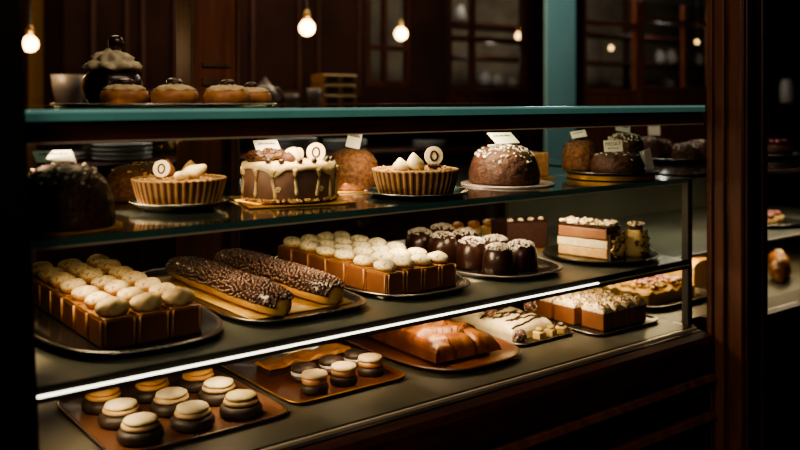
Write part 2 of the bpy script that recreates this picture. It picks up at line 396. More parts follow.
# two small windows
def small_window(n, p0, p1, zb, zt, rails, stiles):
    Y = YW + .02; x0, x1 = wx(p0, Y), wx(p1, Y); d = 0.616 * (x0 + x1) / 2 + 0.788 * Y
    fr = bmnew(); w = .04
    box(fr, x0, x0 + w, Y, Y + .05, zb, zt); box(fr, x1 - w, x1, Y, Y + .05, zb, zt); box(fr, x0 + w, x1 - w, Y, Y + .05, zb, zb + w); box(fr, x0 + w, x1 - w, Y, Y + .05, zt - w, zt)
    for r in rails: z = zat(r, d); box(fr, x0 + w, x1 - w, Y + .002, Y + .045, z - .018, z + .018)
    for s in stiles: x = wx(s, Y); box(fr, x - .016, x + .016, Y + .003, Y + .044, zb + w, zt - w)
    f = struct('window_%d' % n, fr, M['wood'], bevel=.003)
    pb = bmnew(); box(pb, x0 + w, x1 - w, Y + .02, Y + .024, zb + w, zt - w); struct('window_pane', pb, M['roompane'], f)
small_window(1, 366, 412, 1.42, 2.3, (48,), (386,))
small_window(2, 768, 840, 1.36, 2.6, (22,), (804,))
# teal column
xa, xb = on_y(546.5, 3.5)[0], on_y(576, 3.5)[0]
b = bmnew(); box(b, xa, xb, 3.5, 3.52, 0, 3.0); box(b, xa - .006, xb + .006, 3.494, 3.53, 0, .14)
struct('pillar_teal', b, M['teal'], bevel=.004)

# wooden pillar right behind the case, with raised panel and pale edges
xa, xb = on_y(194, 2.16)[0], on_y(237, 2.16)[0]
w = xb - xa
pl = thing('wooden_pillar', 'reddish wooden pillar with pale edge mouldings standing behind the display case', 'pillar', (xa, 2.16, 0))
b = bmnew(); box(b, 0, w, 0.0, .12, 0, 3.0); obj('shaft', b, M['woodp'], pl, bevel=.004)
for x in (-.014, w - .006):
    b = bmnew(); box(b, x, x + .010, -.012, -.0005 if x > 0 else .012, 0, 3.0); obj('edge_moulding', b, M['woodlite'], pl, bevel=.003)
b = bmnew(); box(b, .022, w - .022, -.008, -.0005, 1.37, 1.39); box(b, .022, w - .022, -.008, -.0005, 1.42, 1.432); obj('cross_moulding', b, M['woodlite'], pl, bevel=.002)

# ------------------------------------------------------------------ back bar behind the case with crockery
def at(px, Y): return on_y(px, Y)[0]
YBAR = 3.05
bar = thing('back_bar', 'dark wooden back bar with an open crockery shelf behind the display case', 'bar counter', (0, 0, 0))
x0, x1 = at(36, YBAR), at(530, YBAR)
ztop = zat(106, at(265, YBAR) * .616 + YBAR * .788)
b = bmnew(); box(b, x0, x1, YBAR - .02, YBAR + .45, ztop - .04, ztop); obj('worktop', b, M['wood_h'], bar, bevel=.004)
zsh = 1.10
b = bmnew(); box(b, x0 + .02, x1 - .02, YBAR + .02, YBAR + .42, zsh - .03, zsh); obj('crockery_shelf', b, M['wood_h'], bar, bevel=.003)
b = bmnew(); box(b, x0, x1, YBAR + .43, YBAR + .45, .02, ztop - .041); obj('back_board', b, M['black'], bar)
b = bmnew(); box(b, x0 + .02, x1 - .02, YBAR + .03, YBAR + .42, .02, .86); obj('lower_cabinet', b, M['wood'], bar, bevel=.004)
for x in (x0, x1 - .03):
    b = bmnew(); box(b, x, x + .03, YBAR - .01, YBAR + .429, 0, ztop - .041); obj('side_board', b, M['wood'], bar, bevel=.003)

def cup(px, Y, z, r, h, label, lidded=False, m='greyware'):
    t = thing('teapot' if lidded else 'porcelain_cup', label, 'teapot' if lidded else 'cup', (at(px, Y), Y, z + E))
    b = bmnew()
    if lidded: lathe(b, [(0, 0), (r*.6, 0), (r*.95, h*.25), (r, h*.5), (r*.75, h*.8), (r*.4, h*.95), (0, h*.96)], 28)
    else: lathe(b, [(0, 0), (r*.62, 0), (r*.7, h*.06), (r*.9, h*.5), (r, h), (r*.93, h), (r*.83, h*.5), (r*.6, h*.1), (0, h*.08)], 28)
    obj('body', b, M[m], t, smooth=True)
    b = bmnew(); pts = [(r*.9 + r*.55*sin(a)*1.0, 0, h*.5 + h*.3*cos(a)) for a in [pi*k/8 for k in range(9)]]
    tube(b, pts, r*.1); obj('handle', b, M[m], t, smooth=True)
    if lidded:
        b = bmnew(); lathe(b, [(0, h*.965), (r*.42, h*.965), (r*.36, h*1.05), (r*.1, h*1.1), (r*.16, h*1.2), (0, h*1.26)], 24); obj('lid', b, M[m], t, smooth=True)
        b = bmnew(); tube(b, [(-r*.85, 0, h*.4), (-r*1.2, 0, h*.55), (-r*1.45, 0, h*.85)], r*.13, taper=[1.3, 1, .7]); obj('spout', b, M[m], t, smooth=True)
    return t
cup(69, 3.2, ztop, .062, .115, 'large grey porcelain cup on the back bar behind the chocolate cake')
cup(265, 3.2, ztop, .055, .095, 'round grey lidded teapot on the back bar', True)
cup(291, 3.25, ztop, .032, .05, 'small grey cup on the back bar beside the teapot')
cup(314, 3.2, ztop, .032, .075, 'taller pale cup on the back bar between two pendant lamps')
# stacked paper boxes by the tea things
for k, (px, s) in enumerate(((326, .10), (342, .10))):
    for j in range(3):
        b = bmnew(); box(b, -.05, .05, -.05, .05, 0, .046)
        t = tag(obj('tea_tin', b, M['brass'], None, bevel=.004, loc=(at(px, 3.3), 3.3, ztop + E + j * .047)), '%s tea tin of the %s stack on the back bar' % (('lowest', 'middle', 'topmost')[j], ('nearer', 'farther')[k]), 'tin', 'stacked tea tins')
        lb = bmnew(); box(lb, -.03, .03, -.0515, -.0505, .012, .034); obj('paper_band', lb, M['dark'], t)
def plate_stack(px, Y, z, r, n, label):
    for i in range(n):
        b = bmnew(); lathe(b, [(0, .003), (.62, .003), (.95, .014), (1, .015), (1, .011), (.64, 0), (0, 0)], 36, r, r)
        tag(obj('dinner_plate', b, M['porcelain'], smooth=True, loc=(at(px, Y), Y, z + E + i * .0125 * 1.0 + i * .0045)), label % ('lowest', 'second', 'third', 'topmost', 'fifth', 'sixth')[min(i, 5)], 'plate', 'plates on the back bar shelf')
plate_stack(122, 3.22, zsh, .11, 4, '%s grey plate in the wide stack behind the dark dome cake')
plate_stack(60, 3.32, zsh, .09, 2, '%s grey plate in the low stack at the end of the bar shelf')
plate_stack(292, 3.22, zsh, .11, 4, '%s grey plate in the stack behind the drip cake')
plate_stack(345, 3.22, zsh, .10, 3, '%s grey plate in the stack behind the nut dome')
plate_stack(430, 3.22, zsh, .09, 2, '%s grey plate in the stack behind the praline tart')

# ------------------------------------------------------------------ pendant lamps
def pendant(px, py, Y, r, label, m='bulb', slant=0.0, cordtop=2.99, watts=6):
    X, d = on_y(px, Y); z = zat(py, d)
    t = thing('pendant_lamp', label, 'lamp', (X, Y, z))
    b = bmnew(); lathe(b, [(0, -r), (r*.5, -r*.87), (r*.87, -r*.5), (r, 0), (r*.87, r*.5), (r*.6, r*.8), (r*.42, r*.98), (0, r*.99)], 28); obj('bulb', b, M[m], t, smooth=True)
    b = bmnew(); lathe(b, [(0, r*1.0), (r*.46, r*1.0), (r*.5, r*1.7), (r*.2, r*2.28), (0, r*2.3)], 24); obj('socket', b, M['brass'], t, smooth=True)
    b = bmnew(); tube(b, [(0, 0, r*2.25), (slant*.5, 0, (cordtop - z) * .5), (slant, 0, cordtop - z)], .006); obj('cord', b, M['cord'], t)
    ld = bpy.data.lights.new('bulb_light', 'POINT'); ld.energy = watts; ld.color = (1, .68, .36); ld.shadow_soft_size = .05
    lo = bpy.data.objects.new('bulb_light', ld); C.objects.link(lo); lo.location = (X, Y - .02 - r * 1.6, z - .02)
pendant(30, 44, 3.2, .030, 'small glowing pendant bulb in front of the ochre alcove', 'bulb2', watts=2.5)
pendant(307, 28, 3.3, .036, 'brightest glowing pendant bulb on a slanted cord above the back bar', 'bulb', -.12, watts=3)
pendant(401, 34, 3.9, .036, 'glowing pendant bulb hanging before the small dark window', 'bulb', watts=3)
# things behind the glazed doors; shelf unit and jars added as bright patches in the panes
def vase(px, py, Y, r, h, label, m='porcelain'):
    X, d = on_y(px, Y)
    z = zat(py, d)
    b = bmnew(); lathe(b, [(0, 0), (r*.7, 0), (r, h*.4), (r*.8, h*.75), (r*.4, h*.9), (r*.5, h), (r*.42, h), (r*.3, h*.88), (0, h*.86)], 24)
    return tag(obj('vase', b, M[m], smooth=True, loc=(X, Y, z + E)), label, 'vase')
YS = 5.3
sh = thing('added_wall_shelf', 'dim added wall shelf unit with crockery behind the glazed doors', 'shelf', (0, 0, 0))
for i, py in enumerate((88, 62, 34)):
    X, d = on_y(600, YS); z = zat(py, d)
    b = bmnew(); box(b, at(440, YS), at(730, YS), YS - .16, YS + .2, z - .025, z); obj('shelf_board', b, M['wood_h'], sh)
for px in (440, 545, 645, 730):
    b = bmnew(); box(b, at(px, YS) - .02, at(px, YS) + .02, YS + .21, YS + .25, 0, 2.6); obj('upright', b, M['wood'], sh)
dz = on_y(600, YS)[1]
zshelf = [zat(py, dz) for py in (88, 62, 34)]
def crock(px, lev, r, h, label):
    b = bmnew(); lathe(b, [(0, 0), (r*.7, 0), (r, h*.4), (r*.85, h*.75), (r*.55, h*.9), (r*.6, h), (r*.5, h), (r*.4, h*.88), (0, h*.86)], 24)
    tag(obj('added_jar', b, M['porcelain'], smooth=True, loc=(at(px, YS), YS, zshelf[lev] + E)), label, 'jar')
crock(484, 0, .06, .13, 'tall pale added jar on the lowest shelf behind the arched glass door')
crock(497, 0, .07, .11, 'squat pale added jar on the lowest shelf behind the arched glass door')
crock(512, 0, .05, .09, 'small pale added jar on the lowest shelf behind the arched glass door')
crock(460, 2, .05, .15, 'pale added jar on the top shelf behind the arched glass door')
crock(660, 1, .06, .15, 'pale added jar on the middle shelf behind the farthest double door')
crock(671, 1, .065, .16, 'wide bright added jar on the middle shelf behind the farthest double door')
crock(668, 0, .07, .12, 'squat added jar on the lowest shelf behind the farthest double door')
crock(616, 0, .06, .12, 'dim added jar on the lowest shelf behind the narrow glazed door')
crock(700, 1, .05, .14, 'slim added jar on the middle shelf behind the farthest double door')
pendant(519, 36, 5.0, .03, 'small glowing lamp behind the arched glass door', 'bulb2', watts=1.2)
pendant(611, 48, 5.0, .018, 'tiny glowing lamp behind the narrow glazed door', 'bulb2', watts=.5)
pendant(697, 42, 5.0, .016, 'tiny glowing lamp behind the farthest double door', 'bulb2', watts=.5)
# glass carafe on a sideboard seen beyond the post
X, d = on_y(787, 4.1)
zc = zat(103, d)
sb = thing('sideboard', 'dark sideboard under the far window beyond the wooden post', 'sideboard', (0, 0, 0))
b = bmnew(); box(b, at(752, 4.1), at(840, 4.1), 3.95, 4.35, zc - .04, zc); obj('worktop', b, M['wood_h'], sb, bevel=.003)
b = bmnew(); box(b, at(755, 4.1), at(838, 4.1), 3.97, 4.34, 0, zc - .041); obj('carcass', b, M['wood'], sb)
b = bmnew(); lathe(b, [(0, 0), (.055, 0), (.062, .02), (.062, .16), (.048, .2), (.05, .22), (.044, .22), (.05, .16), (.05, .02), (0, .015)], 28)
tag(obj('glass_carafe', b, M['porcelain'], smooth=True, loc=(X, 4.1, zc + E)), 'grey carafe on the sideboard under the far window', 'carafe')

# ------------------------------------------------------------------ the display case
case = thing('pastry_display_case', 'dark wood and glass pastry display case with two shelves and a lit deck', 'display case', (0, 0, 0))
b = bmnew(); box(b, XL, XR + .048, YF - .009, YB + .05, Z_TOP - .016, Z_TOP); o = obj('glass_top', b, M['topglass'], case)
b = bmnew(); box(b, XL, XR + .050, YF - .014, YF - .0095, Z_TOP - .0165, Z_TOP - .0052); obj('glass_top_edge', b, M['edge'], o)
b = bmnew(); box(b, XL, XR + .050, YF - .014, YF - .0095, Z_TOP - .0050, Z_TOP + .0003); obj('painted_edge_highlight', b, M['edgehi'], o, bevel=.0012)  # upper strip carrying the painted highlight
b = bmnew(); box(b, XL, XR + .050, YF - .006, YF + .022, Z_TOP - .047, Z_TOP - .0168); o = obj('header_rail', b, M['wood_h'], case)
b = bmnew(); box(b, XL, XR + .050, YF - .009, YF + .02, Z_TOP - .0495, Z_TOP - .0472); obj('rail_trim', b, M['trim'], o)
# shelf 1
b = bmnew(); box(b, XL, XR - .004, YF + .002, YB - .01, Z1 - .011, Z1); o = obj('glass_shelf', b, M['shelfglass'], case, label='upper smoked glass shelf with green edge')
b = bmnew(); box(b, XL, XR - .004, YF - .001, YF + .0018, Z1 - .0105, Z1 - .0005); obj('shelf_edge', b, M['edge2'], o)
b = bmnew(); box(b, XL, XR - .004, YF - .001, YF + .012, Z1 - .0145, Z1 - .0112); obj('shelf_trim', b, M['trim'], o)
# shelf 2
b = bmnew(); box(b, XL, XR - .004, YF + .003, YB - .01, Z2 - .012, Z2); o = obj('metal_shelf', b, M['shelfmat'], case, label='lower grey shelf with a lit front edge')
b = bmnew(); box(b, XL, XR - .004, YF - .001, YF + .0028, Z2 - .024, Z2 - .0005); obj('shelf_edge', b, M['trimdark'], o)
b = bmnew(); box(b, XL, 1.595, YF - .004, YF - .0012, Z2 - .0150, Z2 - .0118); obj('led_strip', b, M['led'], o)
b = bmnew(); box(b, 1.597, XR - .004, YF - .004, YF - .0012, Z2 - .0155, Z2 - .0125); obj('shelf_trim', b, M['trim'], o)
# deck
b = bmnew(); box(b, XL, XR + .02, YF - .002, YB, Z3 - .02, Z3); o = obj('deck', b, M['deck'], case, label='warm grey base deck')
b = bmnew(); box(b, XL, XR + .02, YF - .010, YF - .0025, Z3 - .02, Z3 - .003); obj('deck_track', b, M['trim'], o, bevel=.001)
b = bmnew(); box(b, XL, XR + .02, YF - .024, YF - .0105, Z3 - .02, Z3 - .008); obj('deck_channel', b, M['trimdark'], o, bevel=.001)
b = bmnew(); extrude_x(b, [(YF - .0245, Z3 - .013), (YF - .03, Z3 - .009), (YF - .05, Z3 - .016), (YF - .056, Z3 - .03), (YF - .056, Z3 - .10), (YF - .0245, Z3 - .10)], XL, XR + .02); o = obj('wooden_ledge', b, M['wood_h'], case)
b = bmnew(); box(b, XL, XR + .02, YF - .045, YB + .05, .09, Z3 - .1005); box(b, XL, XR + .02, YF - .02, YB + .03, Z3 - .1, Z3 - .0205); o = obj('plinth', b, M['wood_h'], case)
for z in (Z3 - .125, .52, .2):
    b = bmnew(); extrude_x(b, [(YF - .0455, z - .014), (YF - .06, z - .010), (YF - .066, z), (YF - .06, z + .012), (YF - .0455, z + .014)], XL, XR + .018); obj('plinth_moulding', b, M['postwood'], o)
b = bmnew(); box(b, XL + .02, XR, YF + .02, YB, 0, .0895); obj('kickboard', b, M['black'], case)
# corner bar, end pane, front pane, back pane
b = bmnew(); box(b, 1.955, 1.975, YF - .002, YF + .018, Z3 + E, Z1 - .0005); obj('corner_bar', b, M['bar'], case, bevel=.002)
b = bmnew(); box(b, 1.966, 1.971, YF + .0185, YB, Z3 + E, Z1 - .0005); obj('end_pane', b, M['pane'], case)
b = bmnew(); box(b, XL, 1.9545, YF - .012, YF - .008, Z3 + E, Z_TOP - .05); obj('front_pane', b, M['pane'], case)
b = bmnew(); box(b, XL, XR, YB - .008, YB - .003, Z3 + E, Z_TOP - .017); obj('back_pane', b, M['pane'], case)
b = bmnew()
for x in (XL + .02, .995, XR - .03):
    b = bmnew(); box(b, x, x + .02, YB + .001, YB + .02, Z3, Z_TOP - .0165); obj('back_frame', b, M['wood'], case)
# near end gable: black, its front edge leaning
xg0, d0 = on_y(22, YF); xg1, d1 = on_y(40, YF)
b = bmnew()
zt, zb = 1.50, 0.0
k = lambda z: on_y(21 + (100 - 0) * 0 + 20.0 * (1.45 - z) / .65, YF - .06)[0]
v = []
for y in (YF - .06, YF - .016):
    v.append([b.verts.new((-.35, y, zb)), b.verts.new((k(.80), y, zb)), b.verts.new((k(.80), y, .80)), b.verts.new((k(1.45), y, 1.45)), b.verts.new((k(1.45), y, 2.4)), b.verts.new((-.35, y, 2.4))])
b.faces.new(v[0]); b.faces.new(v[1][::-1])
for i in range(6): b.faces.new((v[0][i], v[0][(i+1) % 6], v[1][(i+1) % 6], v[1][i]))
gj = thing('wooden_door_jamb', 'black leaning door jamb at the near end of the display case', 'door jamb', (0, 0, 0))
obj('board', b, M['black'], gj)

# wooden post between the cases
post = thing('wooden_post', 'tall dark wooden post with moulded edge between the two display cases', 'post', (0, 0, 0))
PX0, PX1, PY0, PY1 = 2.005, 2.112, 1.165, 1.268
b = bmnew(); box(b, PX0, PX1, PY0, PY1, 0, 2.95); obj('shaft', b, M['wood'], post, bevel=.003)
for (y0, y1, dx) in ((PY0 + .002, PY0 + .038, .006), (PY0 + .048, PY0 + .074, .011), (PY0 + .084, PY0 + .100, .007)):
    b = bmnew(); box(b, PX0 - dx, PX0 - .0004, y0, y1, 0, 2.95); obj('edge_moulding', b, M['postwood'], post, bevel=.003)
for (x0, x1) in ((PX0 + .004, PX0 + .03), (PX1 - .03, PX1 - .004)):
    b = bmnew(); box(b, x0, x1, PY0 - .008, PY0 - .0004, 0, 2.95); obj('face_moulding', b, M['wood'], post, bevel=.003)

# ------------------------------------------------------------------ neighbouring case
NX0, NX1 = 2.02, 3.40
nc = thing('neighbour_display_case', 'lower glass display case beyond the wooden post', 'display case', (0, 0, 0))
b = bmnew(); box(b, NX0, NX1, 1.36, YB + .02, Z3 - .03, Z3 - .01); obj('deck', b, M['deck'], nc)
b = bmnew(); box(b, PX1 + .005, NX1, YF - .03, 1.3595, Z3 - .03, Z3 - .01); box(b, PX1 + .005, NX1 + .02, YF - .05, YF - .0305, Z3 - .04, Z3 - .005); obj('front_ledge', b, M['wood'], nc)
b = bmnew(); box(b, PX1 + .005, NX1 + .01, YF - .04, 1.3595, .0, Z3 - .041); box(b, NX0 + .02, NX1 + .01, 1.36, YB + .02, .0, Z3 - .041); obj('plinth', b, M['wood_h'], nc)
b = bmnew(); box(b, NX0, NX1, YB + .005, YB + .02, Z3 - .0095, Z1 - .0105); obj('back_panel', b, M['backpanel'], nc)
b = bmnew(); box(b, NX0, NX1, 1.40, YB, Z2 - .03, Z2 - .022); o = obj('glass_shelf', b, M['shelfmat'], nc)
b = bmnew(); box(b, NX0, NX1, 1.394, 1.3995, Z2 - .0305, Z2 - .0215); obj('shelf_trim', b, M['trim'], o)
b = bmnew(); box(b, NX0, NX1 + .1, 1.345, YB + .03, Z1 - .01, Z1); box(b, PX1 + .005, NX1 + .1, YF - .02, 1.3445, Z1 - .01, Z1); o = obj('glass_top', b, M['shelfglass'], nc)
b = bmnew(); box(b, PX1 + .005, NX1 + .1, YF - .024, YF - .0205, Z1 - .0105, Z1 + .0005); obj('top_edge', b, M['trim'], o)
b = bmnew(); box(b, PX1 + .005, NX1 - .02, YF - .014, YF - .010, Z3 - .0095, Z1 - .0105); obj('front_pane', b, M['pane'], nc)
b = bmnew(); box(b, 2.690, 2.702, YF - .0095, YF + .004, Z3 - .0095, Z1 - .0105); obj('corner_bar', b, M['trim'], nc)

# ------------------------------------------------------------------ plates and trays
PROF = [(0, .004), (.80, .004), (.86, .0055), (.955, .0135), (.985, .0150), (1.0, .0140), (1.0, .012), (.90, .003), (.82, 0), (0, 0)]
PMI = [0, 0, 0, 1, 1, 1, 0, 0, 0]
def plate(name, label, X, Y, Z, a, bb, n, m, rim, rotz=0.0, scale_h=1.0, cat='plate', prof=PROF, mi=PMI, seg=96):
    b = bmnew(); lathe(b, [(r, z * scale_h) for r, z in prof], seg, a, bb, n, mi=mi)
    o = obj(name, b, [m, rim], None, smooth=True, loc=(X, Y, Z + E))
    o.rotation_euler = (0, 0, rotz)
    return tag(o, label, cat)
TRAY = [(0, .003), (.93, .003), (.955, .004), (.985, .008), (1.0, .008), (1.0, .006), (.965, 0), (0, 0)]
TMI = [0, 0, 0, 1, 1, 0, 0]
FZ = .004 + 2 * E      # height of food above the shelf under a plate
TZ = .003 + 2 * E

plate('oval_plate', 'dark oval metal plate under the cream-topped squares nearest the black jamb', .562, 1.640, Z2, .160, .315, 3.0, M['plate'], M['platerim'])
plate('oval_tray', 'dark rounded tray under the two chocolate-pearl eclairs', .872, 1.655, Z2, .150, .300, 5, M['plate'], M['platerim'], cat='tray', prof=[(0, .004), (.90, .004), (.93, .0055), (.97, .0125), (.99, .0140), (1.0, .0135), (1.0, .012), (.95, .003), (.92, 0), (0, 0)])
plate('oval_plate', 'dark oval metal plate under the caramel squares with speckled puffs', 1.174, 1.640, Z2, .1475, .290, 3.2, M['plate'], M['platerim'])
plate('oval_plate', 'dark oval metal plate under the glossy chocolate domes', 1.475, 1.610, Z2, .148, .262, 2.9, M['plate'], M['mauveplate'])
plate('round_plate', 'dark round plate under the layered cake slices near the corner bar', 1.803, 1.450, Z2, .148, .148, 2.0, M['plate'], M['plate'])
plate('baking_tray', 'worn brown square tray with nine two-tone biscuits', .660, 1.550, Z3, .170, .172, 12, M['browntray2'], M['platerim'], cat='tray', prof=TRAY, mi=TMI)
plate('serving_tray', 'brown rectangular tray with six small round cakes and a caramel strip', .990, 1.590, Z3, .143, .180, 12, M['browntray'], M['gold'], cat='tray', prof=TRAY, mi=TMI)
plate('oval_plate', 'brown oval plate under the glazed folded pastry on the deck', 1.312, 1.610, Z3, .155, .262, 3.6, M['browntray'], M['browntray2'])
plate('serving_tray', 'silver edged tray under the white drizzled cake slab', 1.574, 1.590, Z3, .102, .170, 12, M['plate'], M['platerim'], cat='tray', prof=TRAY, mi=TMI)
plate('serving_tray', 'silver edged tray under the white-topped chocolate blocks', 1.818, 1.560, Z3, .134, .200, 12, M['plate'], M['platerim'], cat='tray', prof=TRAY, mi=TMI)

# ------------------------------------------------------------------ cream-topped squares
def cream_puff(rx, ry, rz, seed, m, amp=.004, ridges=0):
    b = bmnew()
    blob(b, (0, 0, 0), (rx, ry, rz), 3, amp, 55, seed)
    for v in b.verts:
        if ridges:
            t = math.atan2(v.co.z, v.co.y) * 2 + v.co.x / rx * 3.2
            f = 1 + .10 * sin(t * ridges)
            v.co.y *= f; v.co.z *= f
        if v.co.z < -rz * .75: v.co.z = -rz * .75
    return b
def square_proto(w, l, h, bm_, pm, name, label, seed, ridges=0, r=(.02, .02, .015), drips=True):
    t = thing(name, label, 'pastry')
    b = bmnew(); box(b, -w/2, w/2, -l/2, l/2, 0, h); obj('chocolate_block', b, bm_, t, bevel=.0022)
    b = bmnew()
    hfield(b, -w/2 + .001, w/2 - .001, -l/2 + .001, l/2 - .001, 10, 10, lambda x, y: h + .0045 + .0025 * nz(x, y, seed, 90), h + .0003)
    obj('cream_layer', b, M['puff_shadow'], t)
    rz = r[2]
    p = obj('cream_puff', cream_puff(r[0], r[1], rz, seed, pm, .003, ridges), pm, t, smooth=True, loc=(0, 0, h + .0035 + rz * .75))
    if drips:
        for sx, sy in ((-1, -1), (1, -1)):
            b = bmnew(); x = sx * (w/2 - .004); y = -l/2 - .0013
            tube(b, [(x, y, h + .003), (x, y, h * .6), (x + .001, y, h * .12)], .0019, 6, taper=[1.2, 1, .6])
            obj('caramel_drip', b, M['drip'], t, smooth=True)
        b = bmnew(); tube(b, [(-w/2 - .0013, -l/2 + .005, h + .003), (-w/2 - .0013, -l/2 + .005, h * .5), (-w/2 - .0013, -l/2 + .006, h * .1)], .0022, 6, taper=[1.2, 1, .6]); obj('caramel_drip', b, M['drip'], t, smooth=True)
    return t
ORD = ('front', 'second', 'third', 'fourth', 'fifth', 'sixth', 'seventh', 'eighth')
def nth(i, n):
    return 'frontmost' if i == 0 else ('rearmost' if i == n - 1 else ORD[i] + ' from the front')
protos = [square_proto(.0565, .0675, .045, M['block'], M['choux'], 'cream_topped_square', 'x', s, r=(.0245, .0225, .0150)) for s in (1, 2, 3)]
swirl = square_proto(.0565, .0675, .045, M['block'], M['cream'], 'cream_topped_square', 'x', 4, ridges=3, r=(.0285, .0235, .0165))
used = set()
def put(proto, loc, rz, label, group, scale=None):
    if proto.name not in used:
        used.add(proto.name); proto.location = loc; proto.rotation_euler = (0, 0, rz); proto['label'] = label; proto['group'] = group
        if scale: proto.scale = scale
        return proto
    return dup(proto, loc, rz, label, group, scale)
for j in range(7):
    for i in range(3):
        p = swirl if j == 0 else protos[(i * 2 + j) % 3]
        put(p, (.507 + i * .0582, 1.431 + j * .0700, Z2 + FZ), 0,
            ('swirl' if j == 0 else 'puff') + '-topped chocolate square by the jamb, %s in the %s row' % (nth(j, 7), ('left', 'middle', 'right')[i]),
            'cream-topped squares on the plate by the jamb', (1, 1, 1 + rng.uniform(-.03, .03)))
protos2 = [square_proto(.0468, .0725, .045, M['block2'], M['choux2'], 'speckled_cream_square', 'x', s, r=(.0225, .0285, .0140)) for s in (11, 12, 13)]
for j in range(6):
    for i in range(4):
        put(protos2[(i + j * 2) % 3], (1.092 + i * .0484, 1.447 + j * .0752, Z2 + FZ), 0,
            'speckled-puff caramel square beside the eclairs, %s in the %s row' % (nth(j, 6), ('left', 'second', 'third', 'right')[i]),
            'speckled squares on the middle plate', (1, 1, 1 + rng.uniform(-.03, .03)))

# ------------------------------------------------------------------ eclairs
def eclair(X, Y, L, W, H, label, seed):
    t = thing('chocolate_eclair', label, 'eclair', (X, Y, Z2 + FZ + .0014))
    NU, NV = 40, 28
    def sec(u, v, k):
        s = max(1 - abs(u) ** 5, 0) ** .35
        wob = 1 + .03 * sin(u * 9 + seed)
        a = W/2 * s * wob * k; z = H * (0.55 + .45 * s)
        c, sn = cos(v), sin(v)
        x = a * (abs(c) ** .75) * (1 if c > 0 else -1)
        zz = z * .5 + z * .5 * k * (abs(sn) ** .8) * (1 if sn > 0 else -1)
        return Vector((x, u * L/2 * (1 if k <= 1 else 1.01), max(zz, .0006)))
    b = bmnew(); g = [[b.verts.new(sec(-1 + 2 * i / NU, 2 * pi * j / NV, 1.0)) for j in range(NV)] for i in range(NU + 1)]
    for i in range(NU):
        for j in range(NV): b.faces.new((g[i][j], g[i][(j+1) % NV], g[i+1][(j+1) % NV], g[i+1][j]))
    bmesh.ops.remove_doubles(b, verts=b.verts, dist=1e-5)
    obj('dough_body', b, M['dough'], t, smooth=True)
    b = bmnew(); v0, v1 = .13 * pi, 1.0 * pi; NV2 = 18
    g = [[b.verts.new(sec(-.985 + 1.97 * i / NU, v0 + (v1 - v0) * j / NV2, 1.05) + Vector((0, 0, .0004))) for j in range(NV2 + 1)] for i in range(NU + 1)]
    for i in range(NU):
        for j in range(NV2): b.faces.new((g[i][j], g[i][j+1], g[i+1][j+1], g[i+1][j]))
    co = obj('chocolate_coating', b, M['dark'], t, smooth=True)
    b = bmnew(); q = random.Random(seed)
    # pearls laid in a jittered lattice over the coating
    grid = {}; cell = .0072
    for i in range(9000):
        u = q.uniform(-.985, .985); v = q.uniform(v0 + .03, v1 - .03)
        p = sec(u, v, 1.065)
        key = tuple(int(c // cell) for c in p)
        near = False
        for dx in (-1, 0, 1):
            for dy in (-1, 0, 1):
                for dz in (-1, 0, 1):
                    for o_ in grid.get((key[0] + dx, key[1] + dy, key[2] + dz), ()):
                        if (o_ - p).length < cell: near = True
        if near: continue
        grid.setdefault(key, []).append(p)
        rr = q.uniform(.0030, .0040)
        blob(b, p, (rr, rr, rr), 1)
    obj('chocolate_pearl_crust', b, M['pearl'], t, smooth=True, kind='stuff')
b = bmnew(); hfield(b, -.112, .112, -.235, .235, 40, 6, lambda x, y: .0009 + .0002 * sin(x * 600), 0)
tag(obj('paper_liner', b, M['liner'], loc=(.874, 1.654, Z2 + FZ)), 'golden paper liner under the two chocolate-pearl eclairs', 'paper')
eclair(.818, 1.645, .490, .084, .048, 'chocolate-pearl eclair on the dark tray, nearer the cream-topped squares', 5)
eclair(.946, 1.660, .490, .086, .050, 'chocolate-pearl eclair on the dark tray, nearer the caramel squares', 9)

# ------------------------------------------------------------------ glossy chocolate domes
def bomb_proto(seed):
    t = thing('chocolate_dome', 'x', 'pastry')
    r, h = .037, .066; b = bmnew()
    lathe(b, [(0, .0), (r*.98, .0), (r*1.02, h*.05), (r, h*.3), (r*.98, h*.55), (r*.86, h*.78), (r*.6, h*.93), (r*.3, h*.99), (0, h)], 36)
    obj('glazed_body', b, M['gloss'], t, smooth=True)
    b = bmnew(); q = random.Random(seed)
    for i in range(120):
        a = q.uniform(0, 6.28); k = math.sqrt(q.random()) * .85
        z = h * (1 - .07 * (k / .6) ** 2.4) + .0015
        chip(b, (r * k * cos(a), r * k * sin(a), z + .0008 * q.random()), .0023, q.random())
    obj('sugar_flakes', b, M['sugar'], t, kind='stuff')
    return t
bp = [bomb_proto(1), bomb_proto(2)]
for i in range(2):
    for j in range(4):
        put(bp[(i + j) % 2], (1.425 + i * .088 + (.008 if j % 2 else 0), 1.445 + j * .101 + i * .012, Z2 + FZ), rng.uniform(0, 6),
            'glossy dark chocolate dome with white flakes, %s in the %s row' % (nth(j, 4), ('left', 'right')[i]), 'glossy chocolate domes', (1.06, 1.06, 1.04 + rng.uniform(-.05, .05)))

